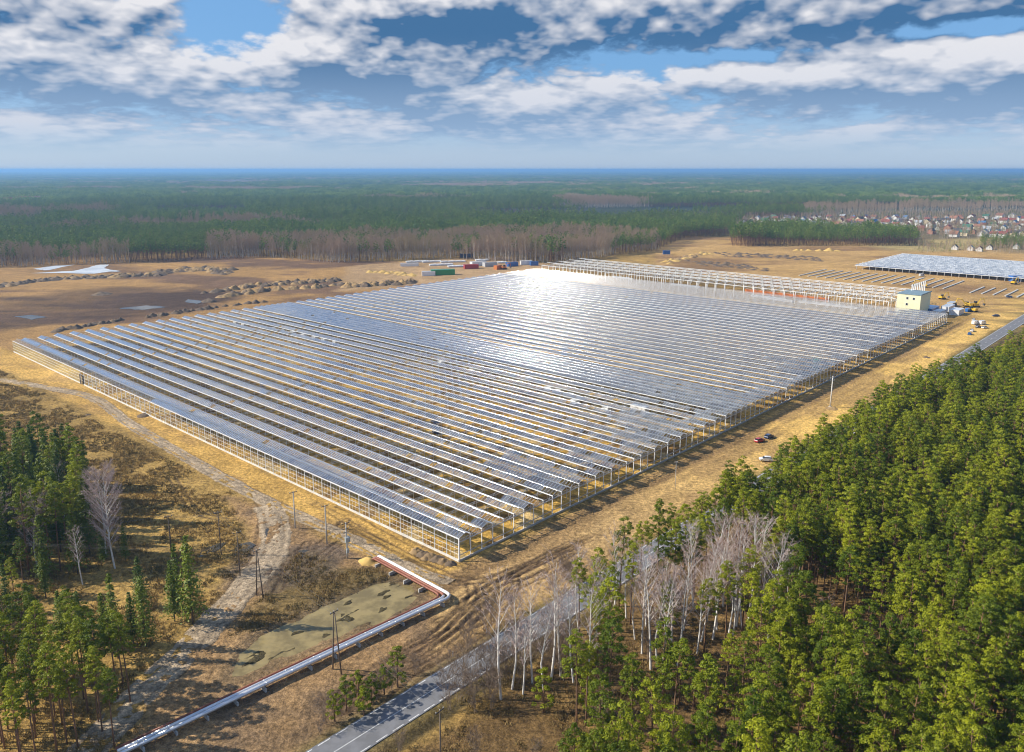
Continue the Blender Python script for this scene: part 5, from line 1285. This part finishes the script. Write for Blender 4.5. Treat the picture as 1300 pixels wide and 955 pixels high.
for i, (u, v, L) in enumerate([(560, 337, 24), (575, 333, 26), (548, 333, 20), (580, 339, 18), (530, 333, 24), (612, 331, 14), (637, 334, 10)]): stack(u, v, 0.25, M["white_film"], "pale film-wrapped material stack in the storage yard", L, 6, 1.6, "film-wrapped stacks in the yard")
for i in range(12): stack(952 + 8.6 * i, 372 + 1.0 * i, ROT_R + 1.57, CP["orange"], "orange brick pallet under the steel frame", 7, 3, 3.0, "orange pallets under the frame")
for i, (u, v, L) in enumerate([(870, 364, 26), (975, 379, 26), (990, 382, 20), (1040, 387, 30), (1065, 390, 26), (790, 354, 20), (745, 350, 16)]): stack(u, v, ROT_R + 1.57, M["white_film"], "white panel stack between the greenhouse and the steel frame", L, 3, 1.6, "white panel stacks by the frame")
for i, (u, v, s) in enumerate([(672, 482, 2), (683, 486, 2.2), (697, 495, 2.6), (707, 499, 2.4), (722, 505, 3), (730, 512, 2.6), (737, 508, 2.2), (770, 521, 2.4), (650, 478, 2), (630, 472, 2), (600, 470, 2), (560, 462, 2.4)]):
    stack(u, v, ROT_R + 1.57, M["white_film"], "white wrapped pallet on the path through the greenhouse", s * 1.2, s, s * 0.75, "pallets on the greenhouse path")
for i, (u, v) in enumerate([(300, 411), (310, 413), (322, 415), (334, 418), (346, 420), (358, 423), (372, 425), (386, 428), (400, 431), (412, 434), (426, 437)]): stack(u, v, ROT_R + 1.57, M["white_film"], "white pallet in the far left line inside the greenhouse", 3.2, 2.4, 2.2, "pallets in the far left line")
container(812, 524, ROT_R + 1.57, "white", "white cabin standing inside the greenhouse on the path", 7, 3, 3, "cabins inside the greenhouse")
def lift(u, v, rz, colour, label):
    x, y = G(u, v); o = thing("scissor_lift", label, "lift", (x, y, 0.05), rz, "lifts in the greenhouse")
    b = MB(); b.box(-1.6, 1.6, -0.8, 0.8, 0.35, 0.95); b.build("chassis", CP[colour], o)
    for s in (-1, 1):
        for f in (-1, 1): wheel(o, f * 1.1, s * 0.75, 0.35, 0.25)
    Aa, Bb = [], []
    for k in range(4):
        z0, z1 = 0.95 + k * 0.9, 0.95 + (k + 1) * 0.9
        for s in (-0.6, 0.6): Aa += [(-1.3, s, z0), (1.3, s, z0)]; Bb += [(1.3, s, z1), (-1.3, s, z1)]
    V, F = bars_np(np.array(Aa), np.array(Bb), 0.14); put("scissor_arms", mesh_np("scissor_arms", V, F, CP[colour]), o)
    p = MB(); p.box(-2.0, 2.0, -1.0, 1.0, 4.55, 4.7)
    for s in (-1, 1): p.box(-2.0, 2.0, s - 0.04, s + 0.04, 5.2, 5.3); p.box(-2.0, -1.92, s - 0.04, s + 0.04, 4.7, 5.3); p.box(1.92, 2.0, s - 0.04, s + 0.04, 4.7, 5.3)
    p.build("platform", CP[colour], o)
lift(334, 500, ROT_R + 1.57, "blue", "blue scissor lift under the left greenhouse roof"); lift(380, 490, ROT_R + 1.57, "blue", "blue scissor lift one bay right of the first on the left"); lift(554, 551, ROT_R + 1.57, "navy", "dark blue scissor lift in the middle of the open rows")
lift(716, 452, ROT_R + 1.57, "blue", "blue scissor lift far back near the glare"); lift(1035, 469, ROT_R + 1.57, "green", "green scissor lift near the gable side")

# ------------------------------------------------------------------ village
HW = [mat("render_white", (0.72, 0.70, 0.66), 0.8, scale=0.3), mat("render_cream", (0.66, 0.56, 0.38), 0.8, scale=0.3), mat("render_grey", (0.42, 0.41, 0.40), 0.8, scale=0.3), mat("brick_house", (0.40, 0.20, 0.13), 0.8, scale=0.3)]
HR = {"red": mat("red_tiles", (0.25, 0.08, 0.06), 0.7, scale=0.5), "orange": mat("orange_tiles", (0.30, 0.14, 0.085), 0.7, scale=0.5), "dark": mat("dark_tiles", (0.08, 0.075, 0.075), 0.7, scale=0.5), "grey": mat("grey_sheet", (0.38, 0.40, 0.42), 0.5, scale=0.5), "green": mat("green_sheet", (0.07, 0.16, 0.10), 0.5, scale=0.5), "blue": mat("blue_sheet", (0.08, 0.18, 0.34), 0.5, scale=0.5), "brown": mat("brown_tiles", (0.22, 0.11, 0.07), 0.7, scale=0.5)}
def house_parts(w, d, h, rh):
    a = MB(); a.box(-w / 2, w / 2, -d / 2, d / 2, -0.3, h); a.face([(-w / 2, -d / 2, h), (-w / 2, d / 2, h), (-w / 2, 0, h + rh * 0.98)]); a.face([(w / 2, -d / 2, h), (w / 2, 0, h + rh * 0.98), (w / 2, d / 2, h)])
    r = MB(); e = 0.5
    for s in (-1, 1):
        y0 = s * (d / 2 + e); z0 = h - e * rh / (d / 2); r.hexa([(-w / 2 - e, y0, z0), (w / 2 + e, y0, z0), (w / 2 + e, 0, h + rh), (-w / 2 - e, 0, h + rh)], [(-w / 2 - e, y0, z0 + 0.25), (w / 2 + e, y0, z0 + 0.25), (w / 2 + e, 0, h + rh + 0.25), (-w / 2 - e, 0, h + rh + 0.25)])
    c = MB(); c.box(w * 0.2, w * 0.2 + 0.8, 0.4, 1.2, h + rh * 0.5, h + rh + 1.1)
    g = MB()
    for s in (-1, 1):
        for k in range(3):
            x = -w / 2 + w * (k + 0.5) / 3; g.box(x - 0.7, x + 0.7, s * d / 2 - 0.06, s * d / 2 + 0.06, 1.0, 2.6)
            if h > 5: g.box(x - 0.7, x + 0.7, s * d / 2 - 0.06, s * d / 2 + 0.06, 4.0, 5.4)
    return a, r, c, g
HOUSE_T = [house_parts(*p) for p in ((11, 9, 4.0, 4.2), (13, 10, 6.2, 4.0), (10, 10, 5.6, 3.4))]
HOUSE_M = {}
def house(x, y, rz, t, wi, rc, label, s=1.0):
    key = (t, wi, rc)
    if key not in HOUSE_M:
        a, r, c, g = HOUSE_T[t]; HOUSE_M[key] = (a.mesh("wall", HW[wi]), r.mesh("roof", HR[rc]), c.mesh("chimney", HW[3]))
    ms = HOUSE_M[key]; o = thing("village_house", label, "house", (x, y, 0), rz, "houses of the village", (s, s, s)); put("wall", ms[0], o); rf = put("roof", ms[1], o); put("chimney", ms[2], rf)
def village():
    q = np.random.default_rng(77); n = 0; pts = []
    for row, (v0, u0, u1) in enumerate([(301, 1205, 1310), (297, 1175, 1312), (293, 1165, 1312), (289, 1010, 1312), (286, 950, 1312), (283.5, 945, 1310), (281, 960, 1305), (278.5, 975, 1290)]):
        u = u0 + q.uniform(0, 8)
        while u < u1:
            uu, vv = u, v0 + q.normal(0, 0.8); x, y = G(uu, vv)
            rc = q.choice(["red", "orange", "dark", "grey", "green", "blue", "brown"], p=[0.22, 0.16, 0.20, 0.17, 0.06, 0.08, 0.11]); wi = int(q.choice(4, p=[0.62, 0.2, 0.1, 0.08]))
            ps = ["white", "cream", "grey", "brick"][wi]; place = "village edge nearest the field" if row < 2 else ("middle of the village" if row < 5 else "far side of the village")
            house(x, y, 0.7 + q.choice([0, 1.57]) + q.normal(0, 0.15), int(q.integers(0, 3)), wi, str(rc), f"small {ps} house with {rc} roof at the {place}", q.uniform(0.75, 1.1)); n += 1; pts.append((x, y))
            u += q.uniform(9, 19) * (1.25 if row < 3 else 1.0)
    print("houses", n)
    for (u, v, rc) in [(8, 262, "red"), (22, 261, "orange"), (35, 260, "red"), (45, 260, "brown")]: x, y = G(u, v); house(x, y, 0.3, 1, 0, rc, "tiny house with %s roof in the far clearing at the left" % rc, 2.2)
    for (u, v, rc) in [(1232, 318, "grey"), (1243, 319, "red"), (1212, 317, "dark"), (1290, 316, "grey"), (1256, 317, "brown")]: x, y = G(u, v); house(x, y, 0.9, 0, 0, rc, "low allotment hut with %s roof behind the second greenhouse" % rc, 0.75)
    # garden trees between the houses
    P, S, Rz, I = [], [], [], []
    for k in range(3000):
        u, v = q.uniform(935, 1330), q.uniform(271, 304)
        if v > 300 and u < 1190: continue
        x, y = G(u, v)
        if min((x - a) ** 2 + (y - b) ** 2 for a, b in pts) < 64: continue
        P.append((x, y, 0)); S.append(q.uniform(0.35, 0.7)); Rz.append(q.uniform(0, 6.28)); I.append(int(q.integers(0, 4)) if v > 274 or True else 0)
    srcs = [merged(a, b, "garden_birch") for a, b in BEECH] + [merged(*pine_meshes(340, 17, 3.0, 0.8, 14, 14, 0.7, leaf="far_pine"), "garden_pine")]
    scatter("garden_trees", srcs, np.array(P), np.array(S), np.array(Rz), np.array(I), "bare and evergreen garden trees between the village houses")
    P, S, Rz, I = [], [], [], []
    for k in range(260):
        u, v = q.uniform(1165, 1330), q.uniform(311, 322)
        P.append((*G(u, v), 0)); S.append(q.uniform(0.2, 0.5)); Rz.append(q.uniform(0, 6.28)); I.append(int(q.integers(0, 4)))
    for k in range(220):
        u = q.uniform(1245, 1330); v = q.uniform(304, 316); P.append((*G(u, v), 0)); S.append(q.uniform(0.4, 0.7)); Rz.append(q.uniform(0, 6.28)); I.append(3)
    scatter("allotment_bushes", srcs, np.array(P), np.array(S), np.array(Rz), np.array(I), "bushes and small pines around the allotments at the right")
village()

# ------------------------------------------------------------------ haze
def build_haze():
    m = bpy.data.materials.new("haze"); m.use_nodes = True; T = NT(m.node_tree)
    pv = T.n("ShaderNodeVolumePrincipled"); pv.inputs["Color"].default_value = (0.30, 0.59, 1.0, 1)
    pv.inputs["Density"].default_value = HAZE; pv.inputs["Anisotropy"].default_value = 0.2
    out = T.n("ShaderNodeOutputMaterial"); T.set(out.inputs["Volume"], pv.outputs[0])
    mb = MB(); mb.box(-61000, 61000, -2000, 61000, -3.0, 104.0)
    tag(mb.build("haze", m), kind="stuff")
HAZE = 1.1e-4
build_haze()
